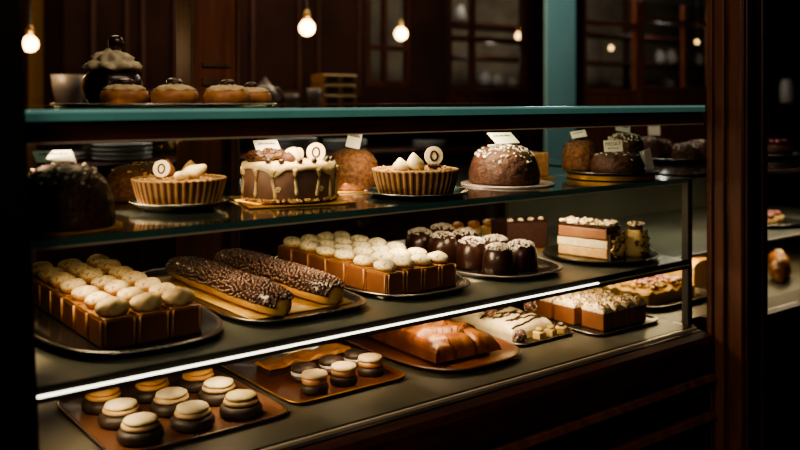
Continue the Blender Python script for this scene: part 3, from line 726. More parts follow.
# ------------------------------------------------------------------ sacher slab and golden petit fours behind
t = thing('chocolate_sponge_cake', 'dark red-brown chocolate cake block with cream dots behind the chocolate domes', 'cake', (1.735, 1.680, Z2 + .004), R(-14))
b = bmnew(); box(b, -.066, .066, -.045, .045, .0, .074); obj('sponge', b, mat('red_brown_sponge', (0.055, 0.016, 0.011), (0.024, 0.007, 0.005), 110, rough=.7, bump=.6, bscale=170), t, bevel=.004)
b = bmnew(); box(b, -.068, .068, -.047, .047, .0742, .078); obj('chocolate_glaze', b, M['gloss'], t, bevel=.002)
for i in range(4):
    b = bmnew(); lathe(b, [(0, .0785), (.008, .0785), (.009, .081), (.006, .0845), (0, .086)], 16, c=(-.050 + i * .033, -.034, 0)); obj('cream_dot', b, M['creamw'], t, smooth=True)
b = bmnew(); box(b, -.085, .085, -.055, .055, 0, .003); bo = tag(obj('cake_board', b, M['gold'], loc=(1.735, 1.680, Z2 + E)), 'gold card board under the red-brown chocolate cake block', 'cake board'); bo.rotation_euler = (0, 0, R(-14))
for i in range(3):
    t = thing('golden_petit_four', 'golden glazed petit four behind the chocolate domes, %s of three' % ('leftmost', 'middle', 'rightmost')[i], 'pastry', (1.715 + i * .052, 1.91 - i * .01, Z2 + E))
    b = bmnew(); lathe(b, [(0, 0), (.017, 0), (.0225, .026), (.0225, .028), (0, .028)], 20, fn=lambda th, k, r, z: (r * (1 + .05 * cos(10 * th)), z)); obj('paper_case', b, M['custard'], t)
    b = bmnew(); blob(b, (0, 0, .038), (.018, .018, .012), 2, .004, 60, i); obj('glazed_top', b, M['caramelstrip'], t, smooth=True)

# ------------------------------------------------------------------ layered slices
t = thing('layer_cake_slice', 'large layered cake slice with sponge, cream and mousse under nuts, on the round plate', 'cake', (1.790, 1.478, Z2 + FZ), R(-79))
W_, L_ = .142, .078
b = bmnew(); box(b, -W_/2, W_/2, -L_/2, L_/2, 0, .026); obj('sponge_layer', b, M['pale'], t, bevel=.003)
b = bmnew(); hfield(b, -W_/2 - .001, W_/2 + .001, -L_/2 - .001, L_/2 + .001, 20, 12, lambda x, y: .0455 + .002 * nz(x, y, 0, 60), .0265); obj('cream_layer', b, M['creamw'], t)
b = bmnew(); box(b, -W_/2, W_/2, -L_/2, L_/2, .0485, .076); obj('mousse_layer', b, M['mousse'], t, bevel=.003)
b = bmnew(); hfield(b, -W_/2, W_/2, -L_/2, L_/2, 18, 12, lambda x, y: .081 + .003 * nz(x, y, 3, 50), .0765); obj('chocolate_top', b, M['dark'], t)
b = bmnew(); q = random.Random(4)
for i in range(70):
    x = q.uniform(-W_/2 + .004, W_/2 - .004); y = q.uniform(-L_/2 + .003, L_/2 - .003)
    if abs(x - .02) < .03 and abs(y) < .018: continue
    chip(b, (x, y, .086 + .003 * q.random()), .0058, q.random())
obj('chopped_nuts', b, M['creamw'], t, kind='stuff')
b = bmnew(); hfield(b, W_/2 + .0015, W_/2 + .011, -L_/2, L_/2, 4, 12, lambda x, y: .066 + .007 * nz(x, y, 1, 60), 0); obj('chocolate_side', b, M['dark'], t)
b = bmnew(); q = random.Random(6)
for i in range(42): chip(b, (W_/2 + .0125, q.uniform(-L_/2, L_/2) * .95, q.uniform(.006, .056)), .0055, q.random())
obj('nut_crust', b, M['custard'], t, kind='stuff')
# right: nutty cream chunks
def chunk(X, Y, rx, h, label, seed, rz=0.0):
    t = thing('nut_cream_slice', label, 'cake', (X, Y, Z2 + FZ), rz)
    b = bmnew(); lathe(b, [(0, 0), (.95, 0), (1.0, h*.15), (.98, h*.75), (.8, h*.98), (0, h)], 24, rx, rx * .8, 3, fn=lambda th, k, r, z: (r * (1 + .08 * nz(cos(th), sin(th), k + seed, 2)), z)); obj('cream_body', b, M['custard'], t, smooth=True)
    b = bmnew(); q = random.Random(seed)
    for i in range(46):
        a = q.uniform(0, 6.28); z = q.uniform(.1, .95) * h; f = 1.02 if z < h * .8 else .85
        rr = se(a, rx, rx * .8, 3) * f
        chip(b, (rr * cos(a), rr * sin(a), z), .0036, q.random())
    obj('nut_bits', b, M['flake'], t, kind='stuff')
    b = bmnew(); blob(b, (0, 0, h + .004), (rx * .75, rx * .6, .009), 2, .008, 50, seed); obj('chocolate_cap', b, M['chocrust'], t, smooth=True)
    b = bmnew()
    for i in range(9):
        a = i * .7 + seed; chip(b, (rx * .6 * cos(a), rx * .45 * sin(a), h + .012), .006, i + seed)
    obj('pale_flakes', b, M['creamw'], t, kind='stuff')
chunk(1.886, 1.402, .036, .069, 'nut and cream slice beside the layered slice on the round plate', 7, .2)

# ------------------------------------------------------------------ lower deck: biscuits
def biscuit_proto(kind, seed):
    t = thing('cream_biscuit', 'x', 'biscuit')
    r = .0385
    b = bmnew(); lathe(b, [(0, 0), (r*.9, 0), (r*1.03, .006), (r*1.03, .014), (r*.9, .0205), (0, .021)], 36, fn=lambda th, k, rr, z: (rr * (1 + .03 * nz(cos(th), sin(th), seed, 2)), z)); obj('dark_base', b, M['biscuit'], t, smooth=True)
    mm = {'o': M['orange'], 'w': M['creamw'], 'g': M['olive']}[kind]
    b = bmnew(); lathe(b, [(0, .0213), (r*.76, .0213), (r*.85, .025), (r*.80, .0295), (0, .0298)], 36, fn=lambda th, k, rr, z: (rr * (1 + .04 * nz(cos(th), sin(th), seed + 5, 2.5)), z + (.0015 * nz(cos(th), sin(th), seed, 2) if k in (2, 3) else 0))); obj('cream_filling', b, M['orange'] if kind == 'o' else M['latte'], t, smooth=True)
    b = bmnew()
    prof = [(0, .0300), (r*.66, .0300), (r*.76, .0330), (r*.72, .0365), (r*.5, .0395), (r*.2, .041), (0, .0412)]
    if kind == 'o':
        fn = lambda th, k, rr, z: (rr * (1 + .03 * sin(5 * th)), z + (.0022 * sin(rr * 420 + th) if 1 < k < 6 else 0))
    else:
        fn = lambda th, k, rr, z: (rr * (1 + .04 * nz(cos(th), sin(th), seed + 9, 2)), z + .0012 * nz(rr * cos(th), rr * sin(th), seed, 60))
    lathe(b, prof, 36, fn=fn); obj('cream_top', b, mm, t, smooth=True)
    return t
BP = {k: biscuit_proto(k, i + 1) for i, k in enumerate('owg')}
for j in range(3):
    for i in range(3):
        kind = 'o' if j == 2 else ('g' if (i == 2 and j == 0) else 'w')
        put(BP[kind], (.558 + i * .096, 1.440 + j * .093, Z3 + TZ), rng.uniform(0, 6),
            '%s dark biscuit on the square tray, %s row, %s' % ({'o': 'orange-swirl', 'w': 'ivory-topped', 'g': 'olive-topped'}[kind], ('front', 'middle', 'back')[j], ('near the jamb', 'centre', 'beside the next tray')[i]), 'two-tone biscuits')
# small round cakes
def roundcake():
    t = thing('round_cake', 'x', 'cake'); r = .0275
    b = bmnew(); lathe(b, [(0, 0), (r*.95, 0), (r*1.04, .005), (r*1.02, .013), (r*.9, .017), (0, .0172)], 32); obj('dark_base', b, M['biscuit'], t, smooth=True)
    b = bmnew(); lathe(b, [(0, .0175), (r*.9, .0175), (r*.95, .022), (r*.93, .029), (0, .0295)], 32); obj('caramel_middle', b, M['drip'], t, smooth=True)
    b = bmnew(); lathe(b, [(0, .0298), (r*.92, .0298), (r*.98, .033), (r*.9, .0375), (r*.5, .0395), (0, .040)], 32); obj('ivory_top', b, M['biscuit_top'], t, smooth=True)
    return t
rc = roundcake()
for i, (x, y) in enumerate(((.925, 1.462), (1.000, 1.468), (1.078, 1.482))):
    put(rc, (x, y, Z3 + TZ), i * 1.3, 'ivory-topped small round cake on the brown tray, %s' % ('beside the biscuits', 'between two like it', 'at the tray corner')[i], 'ivory round cakes')
def sandwich():
    t = thing('sandwich_biscuit', 'x', 'biscuit'); r = .028
    b = bmnew(); lathe(b, [(0, 0), (r*.9, 0), (r, .004), (r*.97, .010), (0, .0105)], 32); obj('lower_biscuit', b, M['biscuit'], t, smooth=True)
    b = bmnew(); lathe(b, [(0, .0108), (r*.93, .0108), (r*.98, .0145), (r*.92, .018), (0, .0182)], 32); obj('white_filling', b, M['sugar'], t, smooth=True)
    b = bmnew(); lathe(b, [(0, .0185), (r*.95, .0185), (r, .0225), (r*.88, .029), (r*.5, .0325), (0, .0335)], 32); obj('upper_biscuit', b, M['biscuit'], t, smooth=True)
    return t
sw = sandwich()
for i, (x, y) in enumerate(((.948, 1.540), (1.022, 1.546), (1.090, 1.553))):
    put(sw, (x, y, Z3 + TZ), i * .9, 'dark sandwich biscuit with white filling, %s, behind the ivory cakes' % ('nearest the biscuit tray', 'in the middle', 'farthest along')[i], 'dark sandwich biscuits')
# caramel strip
t = thing('caramel_slice', 'long caramel-topped chocolate slice at the back of the brown tray', 'cake', (1.000, 1.622, Z3 + TZ), R(3))
b = bmnew(); hfield(b, -.105, .108, -.024, .028, 30, 10, lambda x, y: .012 + .002 * nz(x, y, 0, 40), 0); obj('chocolate_base', b, M['darkside'], t)
b = bmnew(); hfield(b, -.108, .110, -.029, .032, 44, 14, lambda x, y: .033 + .006 * sin(x * 90 + 20 * y) * .4 + .006 * nz(x, y, 2, 35) - (.005 if abs(y) > .026 else 0), .0262)
for v in b.verts:
    v.co.y += .007 * nz(v.co.x, 0, 3 + (1 if v.co.y > 0 else 0), 45); v.co.x += .006 * nz(v.co.y, 0, 9, 60); v.co.z -= .010
obj('caramel_top', b, M['caramelstrip'], t)

# ------------------------------------------------------------------ folded glazed pastry
t = thing('folded_pastry', 'large glazed golden-brown folded pastry on the brown oval plate', 'pastry', (1.320, 1.596, Z3 + FZ), R(-3))
HX, HY = .096, .175
def strf(x, y):
    e = max(0, 1 - (abs(x) / HX) ** 5) ** .5 * max(0, 1 - (abs(y) / HY) ** 9) ** .45
    lft = x < .020
    k = (y + (.45 * (x - .02) if lft else -.25 * (x - .02))) / (.060 if lft else .085) + .3
    fold = (k - math.floor(k))
    seam = -.012 * math.exp(-((x - .02) / .007) ** 2)
    top = (.024 + .014 * min(1, (1 - fold) * 1.25) ** .7 - .004 * (1 - fold)) if lft else (.020 + .009 * (1 - fold) ** .8)
    base = .008 + (.020 if x < -.05 else 0)
    return base + e * (.028 - base + top + seam + .005 * nz(x, y, 1, 30) + .002 * nz(x, y, 4, 90))
b = bmnew(); hfield(b, -HX, HX, -HY, HY, 70, 120, strf, .007)
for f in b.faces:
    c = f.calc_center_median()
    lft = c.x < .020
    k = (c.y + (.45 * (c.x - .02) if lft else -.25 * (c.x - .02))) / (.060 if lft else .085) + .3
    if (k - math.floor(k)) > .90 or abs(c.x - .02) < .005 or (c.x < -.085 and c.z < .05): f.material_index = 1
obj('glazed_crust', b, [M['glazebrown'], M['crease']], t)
b = bmnew(); lathe(b, [(0, 0), (.97, 0), (1, .003), (.97, .006), (.95, .0065), (0, .0066)], 48, HX * .97, HY * .97, 5); obj('baked_base', b, M['darkside'], t)

# ------------------------------------------------------------------ white drizzled slab
t = thing('white_cake_slab', 'white cream cake slab with dark chocolate zigzag drizzle on a silver edged tray', 'cake', (1.562, 1.602, Z3 + TZ))
def wh(x, y):
    e = max(0, 1 - (abs(x) / .074) ** 8) ** .5 * max(0, 1 - (abs(y) / .138) ** 10) ** .5
    return .016 + e * (.022 + .007 * nz(x, y, 4, 26) + .004 * nz(x, y, 1, 70))
b = bmnew(); hfield(b, -.074, .074, -.138, .138, 40, 70, wh, 0); obj('cream_body', b, M['creamw'], t)
b = bmnew(); pts = []
for i in range(15):
    y = -.13 + i * .0186; s = 1 if i % 2 else -1
    for f in (0.0, .5):
        pass
    x = s * (.066 - .008 * (i % 3))
    pts.append((x, y))
path = []
for (xa_, ya_), (xb_, yb_) in zip(pts, pts[1:]):
    for k in range(24):
        u = k / 24; x = xa_ + (xb_ - xa_) * u; y = ya_ + (yb_ - ya_) * u
        path.append((x, y, wh(x, y) + .0012))
path = path[::1]
tube(b, path[:], .0024, 6); obj('chocolate_drizzle', b, M['dark'], t, smooth=True)
tr = thing('chocolate_truffle', 'x', 'truffle')
b = bmnew(); blob(b, (0, 0, .0175), (.0165, .0165, .0165), 3, .0015, 90, 2); obj('truffle_ball', b, M['chocrustdark'], tr, smooth=True)
b = bmnew(); q = random.Random(3)
for i in range(48):
    v = Vector((q.gauss(0, 1), q.gauss(0, 1), q.gauss(.3, 1))).normalized()
    chip(b, v * .0168 + Vector((0, 0, .0175)), .0013, q.random())
obj('nut_bits', b, M['sugar'], tr, kind='stuff')
for i, (x, y, w_) in enumerate(((1.506, 1.560, 'beside the folded pastry'), (1.496, 1.4445, 'on the tray at the front corner'), (1.612, 1.630, 'towards the rear of the slab'), (1.620, 1.530, 'on the side near the chocolate blocks'))):
    zz = Z3 + TZ + (wh(x - 1.562, y - 1.602) + .003 if i != 1 else 0)
    put(tr, (x, y, zz), i, 'nut-speckled chocolate truffle on the white slab, ' + w_, 'truffles on the white slab')
for i, (x, y) in enumerate(((1.560, 1.442), (1.598, 1.440), (1.638, 1.442))):
    t = thing('custard_bite', 'small golden custard cube before the white slab, %s' % ('next to the truffle', 'middle one', 'at the tray corner')[i], 'pastry', (x, y, Z3 + TZ), .2 * i)
    b = bmnew(); box(b, -.0125, .0125, -.0125, .0125, 0, .019); obj('custard_cube', b, M['custard'], t, bevel=.003)
    b = bmnew(); blob(b, (0, 0, .0235), (.010, .010, .005), 2, .003, 90, i); obj('cream_dab', b, M['olive'] if i != 2 else M['dark'], t, smooth=True)

# ------------------------------------------------------------------ white-topped chocolate blocks
def wtb(seed):
    t = thing('white_topped_block', 'x', 'pastry')
    b = bmnew(); box(b, -.0198, .0198, -.0355, .0355, 0, .043); obj('chocolate_block', b, M['block2'], t, bevel=.002)
    b = bmnew(); hfield(b, -.0198, .0198, -.0355, .0355, 20, 30, lambda x, y: .0445 + max(0, (1 - (x / .0216) ** 2)) ** .6 * max(0, (1 - (y / .0375) ** 4)) ** .5 * .020 + .004 * nz(x, y, seed, 120), .0434); obj('white_crumble', b, M['crumbwhite'], t)
    b = bmnew(); q = random.Random(seed)
    for i in range(44):
        x = q.uniform(-.018, .018); y = q.uniform(-.033, .033); chip(b, (x, y, .0445 + max(0, 1 - (x / .0216) ** 2) ** .6 * max(0, 1 - (y / .0375) ** 4) ** .5 * .020 + .001), .0027, q.random())
    obj('nut_specks', b, M['nutbit'], t, kind='stuff')
    b = bmnew()
    for i in range(26):
        x = q.uniform(-.018, .018); y = q.uniform(-.033, .033); chip(b, (x, y, .0445 + max(0, 1 - (x / .0216) ** 2) ** .6 * max(0, 1 - (y / .0375) ** 4) ** .5 * .020 + .0012), .0022, q.random())
    obj('chocolate_specks', b, M['flake'], t, kind='stuff')
    return t
WB = [wtb(3), wtb(8)]
for j in range(3):
    for i in range(4):
        put(WB[(i + j) % 2], (1.757 + i * .0460 - (.012 if j else 0), 1.424 + j * .082 + (.004 if j else 0), Z3 + TZ), 0,
            'white-topped chocolate block, %s row, %s' % (('front', 'middle', 'back')[j], ('first from the white slab', 'second from the white slab', 'third from the white slab', 'nearest the corner bar')[i]), 'white-topped chocolate blocks')

# ------------------------------------------------------------------ upper shelf cakes
def dome(name, label, X, Y, Z, r, h, m, seed, flakes=0, fm='sugar', power=2.2, top=None, amp=.003, fr=.75, cat='cake'):
    t = thing(name, label, cat, (X, Y, Z))
    NP = 26; prof = [(0, 0), (r * .97, 0)]
    for k in range(NP + 1):
        s = k / NP; ang = s * pi / 2
        prof.append((r * max(cos(ang), 0) ** (2 / power), h * (.04 + .96 * sin(ang) ** (2 / power))))
    prof[-1] = (0, h)
    b = bmnew(); lathe(b, prof, 90, fn=lambda th, k, rr, z: (rr + amp * nz(rr * cos(th), rr * sin(th), z + seed, 90) + amp * .7 * nz(rr * cos(th), rr * sin(th), z + seed, 230), z + amp * .6 * nz(rr * cos(th), rr * sin(th), seed + 7 + z, 90) * (1 if k > 2 else 0)))
    obj('crusted_dome', b, m, t, smooth=True)
    if flakes:
        b = bmnew(); q = random.Random(seed)
        for i in range(flakes):
            a = q.uniform(0, 6.28); s = q.uniform(.42, .95) if i % 4 else q.uniform(.3, .6)
            ang = s * pi / 2
            rr = r * cos(ang) ** (2 / power); z = h * (.04 + .96 * sin(ang) ** (2 / power))
            chip(b, (rr * cos(a) * 1.01, rr * sin(a) * 1.01, z + .001), q.uniform(.0016, .0038), q.random())
        obj('scattered_chips', b, M[fm], t, kind='stuff')
    return t
def card(X, Y, Z, w, h, label, yaw=0.0, tilt=-18, roll=0.0, text=None, lines=1):
    """A price card standing on a cake, turned towards the customer."""
    t = thing('price_card', label, 'price card', (X, Y, Z))
    t.rotation_euler = (R(tilt), R(roll), yaw)
    b = bmnew(); box(b, -w/2, w/2, -.0006, .0006, .0, h); obj('card_face', b, M['card'], t)
    if text:
        cu = bpy.data.curves.new('lettering', 'FONT'); cu.body = text; cu.size = h * .46; cu.align_x = 'CENTER'; cu.extrude = .0001
        tmp = bpy.data.objects.new('tmp', cu); C.objects.link(tmp)
        dg = bpy.context.evaluated_depsgraph_get(); me = bpy.data.meshes.new_from_object(tmp.evaluated_get(dg))
        bpy.data.objects.remove(tmp)
        me.transform(Matrix.Translation((0, -.0009, h * .52)) @ Matrix.Rotation(R(90), 4, 'X')); me.materials.clear(); me.materials.append(M['ink'])
        o = bpy.data.objects.new('lettering', me); C.objects.link(o); o.parent = t
        b = bmnew()
        for i in range(6): box(b, -w * .3 + i * w * .1, -w * .3 + i * w * .1 + w * .07, -.0009, -.0007, h * .26, h * .34)
        obj('small_print', b, M['ink'], t)
    else:
        b = bmnew()
        for i in range(7):
            box(b, -w * .36 + i * w * .105, -w * .36 + i * w * .105 + w * .08, -.0009, -.0007, h * .62, h * (.78 if i % 2 else .74))
        obj('print_line', b, M['ink'], t)
    return t
YAW = -math.atan2(.616, .788)     # face of a card turned square to the customer
def board_round(X, Y, r, label, m='gold', h=.003, name='cake_board', Z=Z1):
    b = bmnew(); lathe(b, [(0, h), (.985, h), (1, h * .7), (1, 0), (0, 0)], 48, r, r)
    return tag(obj(name, b, M[m], loc=(X, Y, Z + E)), label, 'cake board')

# 1 dark dome by the jamb; its pale chips stand in for glints
board_round(.418, 1.398, .088, 'thin gold board under the dark dome by the jamb')
dome('chocolate_dome_cake', 'dark chocolate dome cake with pale chips for glints by the black jamb', .418, 1.398, Z1 + .004, .076, .098, M['chocrustdark'], 3, 55, power=2.5)
card(.402, 1.384, Z1 + .1055, .060, .030, 'blank pale card lying on the dark dome by the jamb', 0, -58)
# 2 fluted tart on silver dish
def tart(X, Y, Z, r, h, label, seed):
    t = thing('fluted_tart', label, 'tart', (X, Y, Z))
    b = bmnew(); NF = 40
    def fl(th, k, rr, z):
        if k in (1, 2, 3, 4): return rr * (1 + .020 * cos(NF * th) * (1 if k > 1 else .7)), z
        return rr, z
    lathe(b, [(0, 0), (r*.84, 0), (r*.92, h*.45), (r*.985, h*.93), (r*1.0, h), (r*.955, h*1.01), (r*.94, h*.95)], 320, fn=fl)
    # dark valleys, pale ridges
    for f in b.faces:
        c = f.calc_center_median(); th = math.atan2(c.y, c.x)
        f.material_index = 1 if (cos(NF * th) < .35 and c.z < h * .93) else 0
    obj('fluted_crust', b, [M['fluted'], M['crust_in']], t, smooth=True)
    b = bmnew(); lathe(b, [(0, h*.60), (r*.92, h*.60), (r*.935, h*.95), (r*.6, h*.98), (0, h*.99)], 64, fn=lambda th, k, rr, z: (rr, z + .0012 * nz(rr * cos(th), rr * sin(th), seed, 90))); obj('praline_filling', b, M['filling'], t, smooth=True)
    b = bmnew(); q = random.Random(seed)
    for i in range(60):
        a = q.uniform(0, 6.28); rr = r * .9 * math.sqrt(q.random()); chip(b, (rr * cos(a), rr * sin(a), h * .99 + .0015), .0026, q.random())
    obj('crumbs', b, M['nutbit'], t, kind='stuff')
    return t
def teardrop(b, c, r, h, lean):
    lathe(b, [(0, 0), (r*.8, 0), (r, h*.25), (r*.85, h*.5), (r*.45, h*.78), (r*.12, h*.97), (0, h)], 24, c=c)
    for v in b.verts:
        if (Vector(c) - Vector((v.co.x, v.co.y, c[2]))).length < r * 1.1:
            k = max(0, v.co.z - c[2]); v.co.x += lean[0] * k; v.co.y += lean[1] * k
def disc(t, pos, r, yaw, label='ivory chocolate disc with a dark ring'):
    """upright coin with a dark oval ring, facing the customer"""
    b = bmnew(); lathe(b, [(0, -.0012), (r*.96, -.0012), (r, 0), (r*.96, .0012), (0, .0012)], 36)
    o = obj('chocolate_disc', b, M['ivory'], t, loc=pos, label=label); o.rotation_euler = (R(82), 0, yaw)
    b = bmnew(); pts = [(r*.36 * cos(2*pi*k/24), r*.50 * sin(2*pi*k/24), .0016) for k in range(25)]
    tube(b, pts, r * .10, 6); obj('dark_ring', b, M['dark'], o, smooth=True)
board = [(0, .009), (.80, .009), (.90, .009), (.93, .010), (1.0, .0165), (1.0, .015), (.88, .008), (.72, .002), (.65, 0), (0, 0)]
plate('silver_dish', 'shallow silver dish under the fluted tart near the jamb', .662, 1.515, Z1, .090, .090, 2, M['silver'], M['silver'], prof=board, mi=[0]*9, cat='dish')
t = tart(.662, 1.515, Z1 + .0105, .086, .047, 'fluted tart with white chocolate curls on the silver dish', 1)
b = bmnew()
blob(b, (-.016, -.046, .055), (.020, .009, .009), 3, .003, 60, 1, Matrix.Rotation(.5, 3, 'Z')); obj('white_curl', b, M['white_choc'], t, smooth=True)
b = bmnew(); blob(b, (.012, -.036, .060), (.026, .011, .012), 3, .003, 50, 4, Matrix.Rotation(-.75, 3, 'Z') @ Matrix.Rotation(-.35, 3, 'Y')); obj('white_curl', b, M['white_choc'], t, smooth=True)
b = bmnew(); teardrop(b, (-.02, .022, .047), .019, .034, (.2, .1)); obj('cream_rosette', b, M['mousse'], t, smooth=True)
b = bmnew(); teardrop(b, (.032, .028, .047), .017, .030, (.1, 0)); obj('cream_rosette', b, M['filling'], t, smooth=True)
disc(t, (-.040, -.012, .066), .016, YAW)
# nut dome behind it
dome('nut_dome_cake', 'tan nut-crusted dome cake half hidden behind the fluted tart near the jamb', .665, 1.705, Z1 + E, .075, .072, M['nutty'], 5, 40, 'nutbit', power=3)
# 3 drip cake on gold square
t = thing('cake_board', 'square gold board with lifted corner under the cream drip cake', 'cake board', (.882, 1.490, Z1 + E), R(-16))
b = bmnew(); box(b, -.102, .102, -.102, .102, 0, .003); obj('gold_card', b, M['gold'], t, bevel=.001)
b = bmnew(); prism(b, [(.080, -.118), (.102, -.118), (.102, -.090)], .0, .006); obj('gold_tab', b, M['gold'], t)
for o in t.children: pass
t = thing('cream_drip_cake', 'round mauve-brown cake with white cream running down its side', 'cake', (.882, 1.490, Z1 + .0078))
r, h = .093, .064
b = bmnew(); lathe(b, [(0, 0), (r*.985, 0), (r, .004), (r, h*.9), (r*.97, h), (0, h)], 64); obj('mousse_body', b, M['mauve'], t, smooth=True)
b = bmnew()
def crm(th, k, rr, z):
    return rr * (1 + .02 * nz(cos(th), sin(th), 3, 3)), z + .004 * nz(rr * cos(th), rr * sin(th), 2, 40) - (.012 * max(0, sin(th * 5 + 1)) ** 3 if k in (1, 2) else 0)
lathe(b, [(0, h + .0005), (r*1.012, h*.93), (r*1.035, h*.97), (r*1.0, h + .006), (r*.8, h + .010), (r*.4, h + .011), (0, h + .011)], 96, fn=crm); obj('cream_top', b, M['cream'], t, smooth=True)
q = random.Random(12)
for i, th in enumerate([R(x) for x in (-162, -138, -112, -84, -62, -38, -16, 170)]):
    b = bmnew(); L = h * q.uniform(.78, .97); wv = q.uniform(-.05, .05)
    pts = []; 
    for k in range(9):
        s = k / 8; rr = r * 1.006; aa = th + wv * sin(s * 5)
        pts.append((rr * cos(aa), rr * sin(aa), h * .99 - L * s))
    tube(b, pts, .0042, 8, taper=[1.7, 1.25, .9, .8, .8, .75, .8, 1.0, .7]); obj('cream_drip', b, M['cream'], t, smooth=True)
    if i in (1, 3, 5):
        b = bmnew(); c_ = th + .09
        pts = [(r * 1.008 * cos(c_ + .055 * cos(a) * (1 - a / 14)), r * 1.008 * sin(c_ + .055 * cos(a) * (1 - a / 14)), h * .36 + .0055 * sin(a) * (1 - a / 14)) for a in [k * .55 for k in range(17)]]
        tube(b, pts, .0016, 6); obj('cream_spiral', b, M['cream'], t, smooth=True)
for i, (a, k) in enumerate(((-130, .9), (-105, .86), (-85, .9), (-55, .88), (-35, .92), (-20, .85), (-150, .85))):
    b = bmnew(); blob(b, (r * k * cos(R(a)), r * k * sin(R(a)), h + .013), (.0062, .0062, .0058), 2); obj('chocolate_bead', b, M['dark'], t, smooth=True)
b = bmnew(); q = random.Random(5)
blob(b, (-.042, .012, h + .018), (.045, .040, .012), 3, .012, 60, 2)
for i in range(120):
    a = q.uniform(0, 6.28); rr = math.sqrt(q.random()); chip(b, (-.042 + .042 * rr * cos(a), .012 + .036 * rr * sin(a), h + .017 + .014 * math.sqrt(max(0, 1 - rr * rr))), .0052, q.random())
obj('chocolate_shavings', b, M['flake'], t, kind='stuff')
b = bmnew(); teardrop(b, (-.018, -.030, h + .009), .014, .020, (0, 0)); obj('brown_rosette', b, M['chocrust'], t, smooth=True)
for x, y, s in ((.004, -.008, .016), (.020, -.002, .014)):
    b = bmnew(); blob(b, (x, y, h + .022), (s, s, s * .95), 3, .003, 80, 3); obj('meringue', b, M['ivory'], t, smooth=True)
disc(t, (.048, -.026, h + .025), .0195, YAW)
b = bmnew(); q = random.Random(8)
for i in range(70):
    a = q.uniform(pi, 2 * pi); chip(b, (r * 1.03 * cos(a), r * 1.03 * sin(a), .0026), .0042, q.random())
obj('praline_crumbs', b, M['nutbit'], t, kind='stuff')
card(.842, 1.497, Z1 + .0995, .054, .028, 'price card on the cream drip cake', 0, -38, 0)
# 4 nut dome with card
b = bmnew(); box(b, -.062, .066, -.062, .062, 0, .003)
o = tag(obj('cake_board', b, M['gold'], loc=(1.108, 1.585, Z1 + E)), 'gold board under the tan dome cake with an upright card', 'cake board'); o.rotation_euler = (0, 0, R(-10))
dome('nut_dome_cake', 'tan cocoa-dusted dome cake with an upright card, between drip cake and praline tart', 1.103, 1.585, Z1 + .004, .060, .088, M['nutty'], 8, 0, power=3.2)
card(1.103, 1.585, Z1 + .0945, .032, .040, 'narrow upright price card on the tan dome cake', YAW, -10, 12)
# 5 praline tart
plate('round_plate', 'wide dark steel plate under the praline tart with a disc', 1.150, 1.412, Z1, .112, .112, 2, M['plate'], M['platerim'], scale_h=.8)
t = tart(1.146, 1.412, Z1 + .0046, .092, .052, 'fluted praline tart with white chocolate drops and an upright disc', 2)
b = bmnew(); teardrop(b, (-.040, -.006, .052), .017, .026, (-.2, .1)); obj('white_drop', b, M['white_choc'], t, smooth=True)
b = bmnew(); teardrop(b, (-.012, -.018, .052), .020, .036, (-.25, 0)); obj('white_drop', b, M['white_choc'], t, smooth=True)
b = bmnew(); teardrop(b, (-.026, .022, .052), .016, .020, (0, 0)); obj('white_drop', b, M['white_choc'], t, smooth=True)
disc(t, (.030, -.024, .079), .020, YAW)
b = bmnew(); q = random.Random(9)
for i in range(22): chip(b, (.030 + q.uniform(-.013, .013), -.024 + q.uniform(-.012, .010), .054 + q.uniform(0, .008)), .0045, q.random())
obj('chocolate_shavings', b, M['flake'], t, kind='stuff')
# 6 chocolate dome with white flakes
board_round(1.470, 1.462, .112, 'pale mauve card disc under the flaked chocolate dome cake', 'mauveplate', .004)
dome('chocolate_dome_cake', 'round brown chocolate dome cake topped with white flakes and a card', 1.457, 1.460, Z1 + .0052, .084, .090, M['chocrust'], 11, 170, power=2.6)
card(1.450, 1.440, Z1 + .0995, .078, .039, 'large white price card on the flaked chocolate dome cake', 0, -52, 0)
# 7 tan sponge block behind
b = bmnew(); box(b, -.034, .034, -.05, .05, .004, .0655)
t = thing('nut_sponge_block', 'tan nut sponge block between the flaked dome and the boarded cakes', 'cake', (1.645, 1.565, Z1 + E), R(-8))
obj('sponge', b, M['tan'], t, bevel=.004)
b = bmnew(); box(b, -.042, .048, -.058, .058, 0, .003); obj('gold_card', b, M['gold'], t)
# 8 group on gold drum
GX, GY = 1.800, 1.417
b = bmnew(); lathe(b, [(0, .014), (.97, .014), (1, .012), (1, .002), (.97, 0), (0, 0)], 56, .112, .112)
tag(obj('cake_drum', b, M['gold'], smooth=False, loc=(GX, GY, Z1 + E)), 'thick gold cake drum under the plate with three cakes', 'cake board')
zp = Z1 + .0155
plate('round_plate', 'silver rimmed plate on the gold drum carrying three small cakes', GX, GY, zp, .123, .123, 2, M['plate'], M['platerim'], scale_h=.7, prof=[(0, .004), (.93, .004), (.95, .005), (.98, .0075), (.99, .008), (1.0, .0078), (1.0, .006), (.96, .002), (.92, 0), (0, 0)])
zc_ = zp + .004
def rel(px_off, fw): # offset to the side (m) and away (m) from the plate centre as the customer stands
    v = RIGHT * px_off + DIRV * fw
    return GX + v.x, GY + v.y
x, y = rel(-.072, .030); dome('nut_cake', 'tan nut-crusted round cake on the silver rimmed plate', x, y, zc_, .046, .076, M['nutty'], 21, 50, 'flake', power=4)
card(x + .010, y + .01, zc_ + .0835, .040, .022, 'tilted price card on the tan nut-crusted round cake', YAW, -40, -10)
x, y = rel(.006, -.042); dome('flat_chocolate_cake', 'low glossy chocolate cake at the front of the silver rimmed plate', x, y, zc_, .064, .047, M['chocrust'], 22, 18, power=4)
xc_, yc_ = rel(-.004, -.050); card(xc_, yc_, zc_ + .0515, .047, .029, 'square price card with printed name on the low chocolate cake', YAW, -8, -2, 'MIDAT')
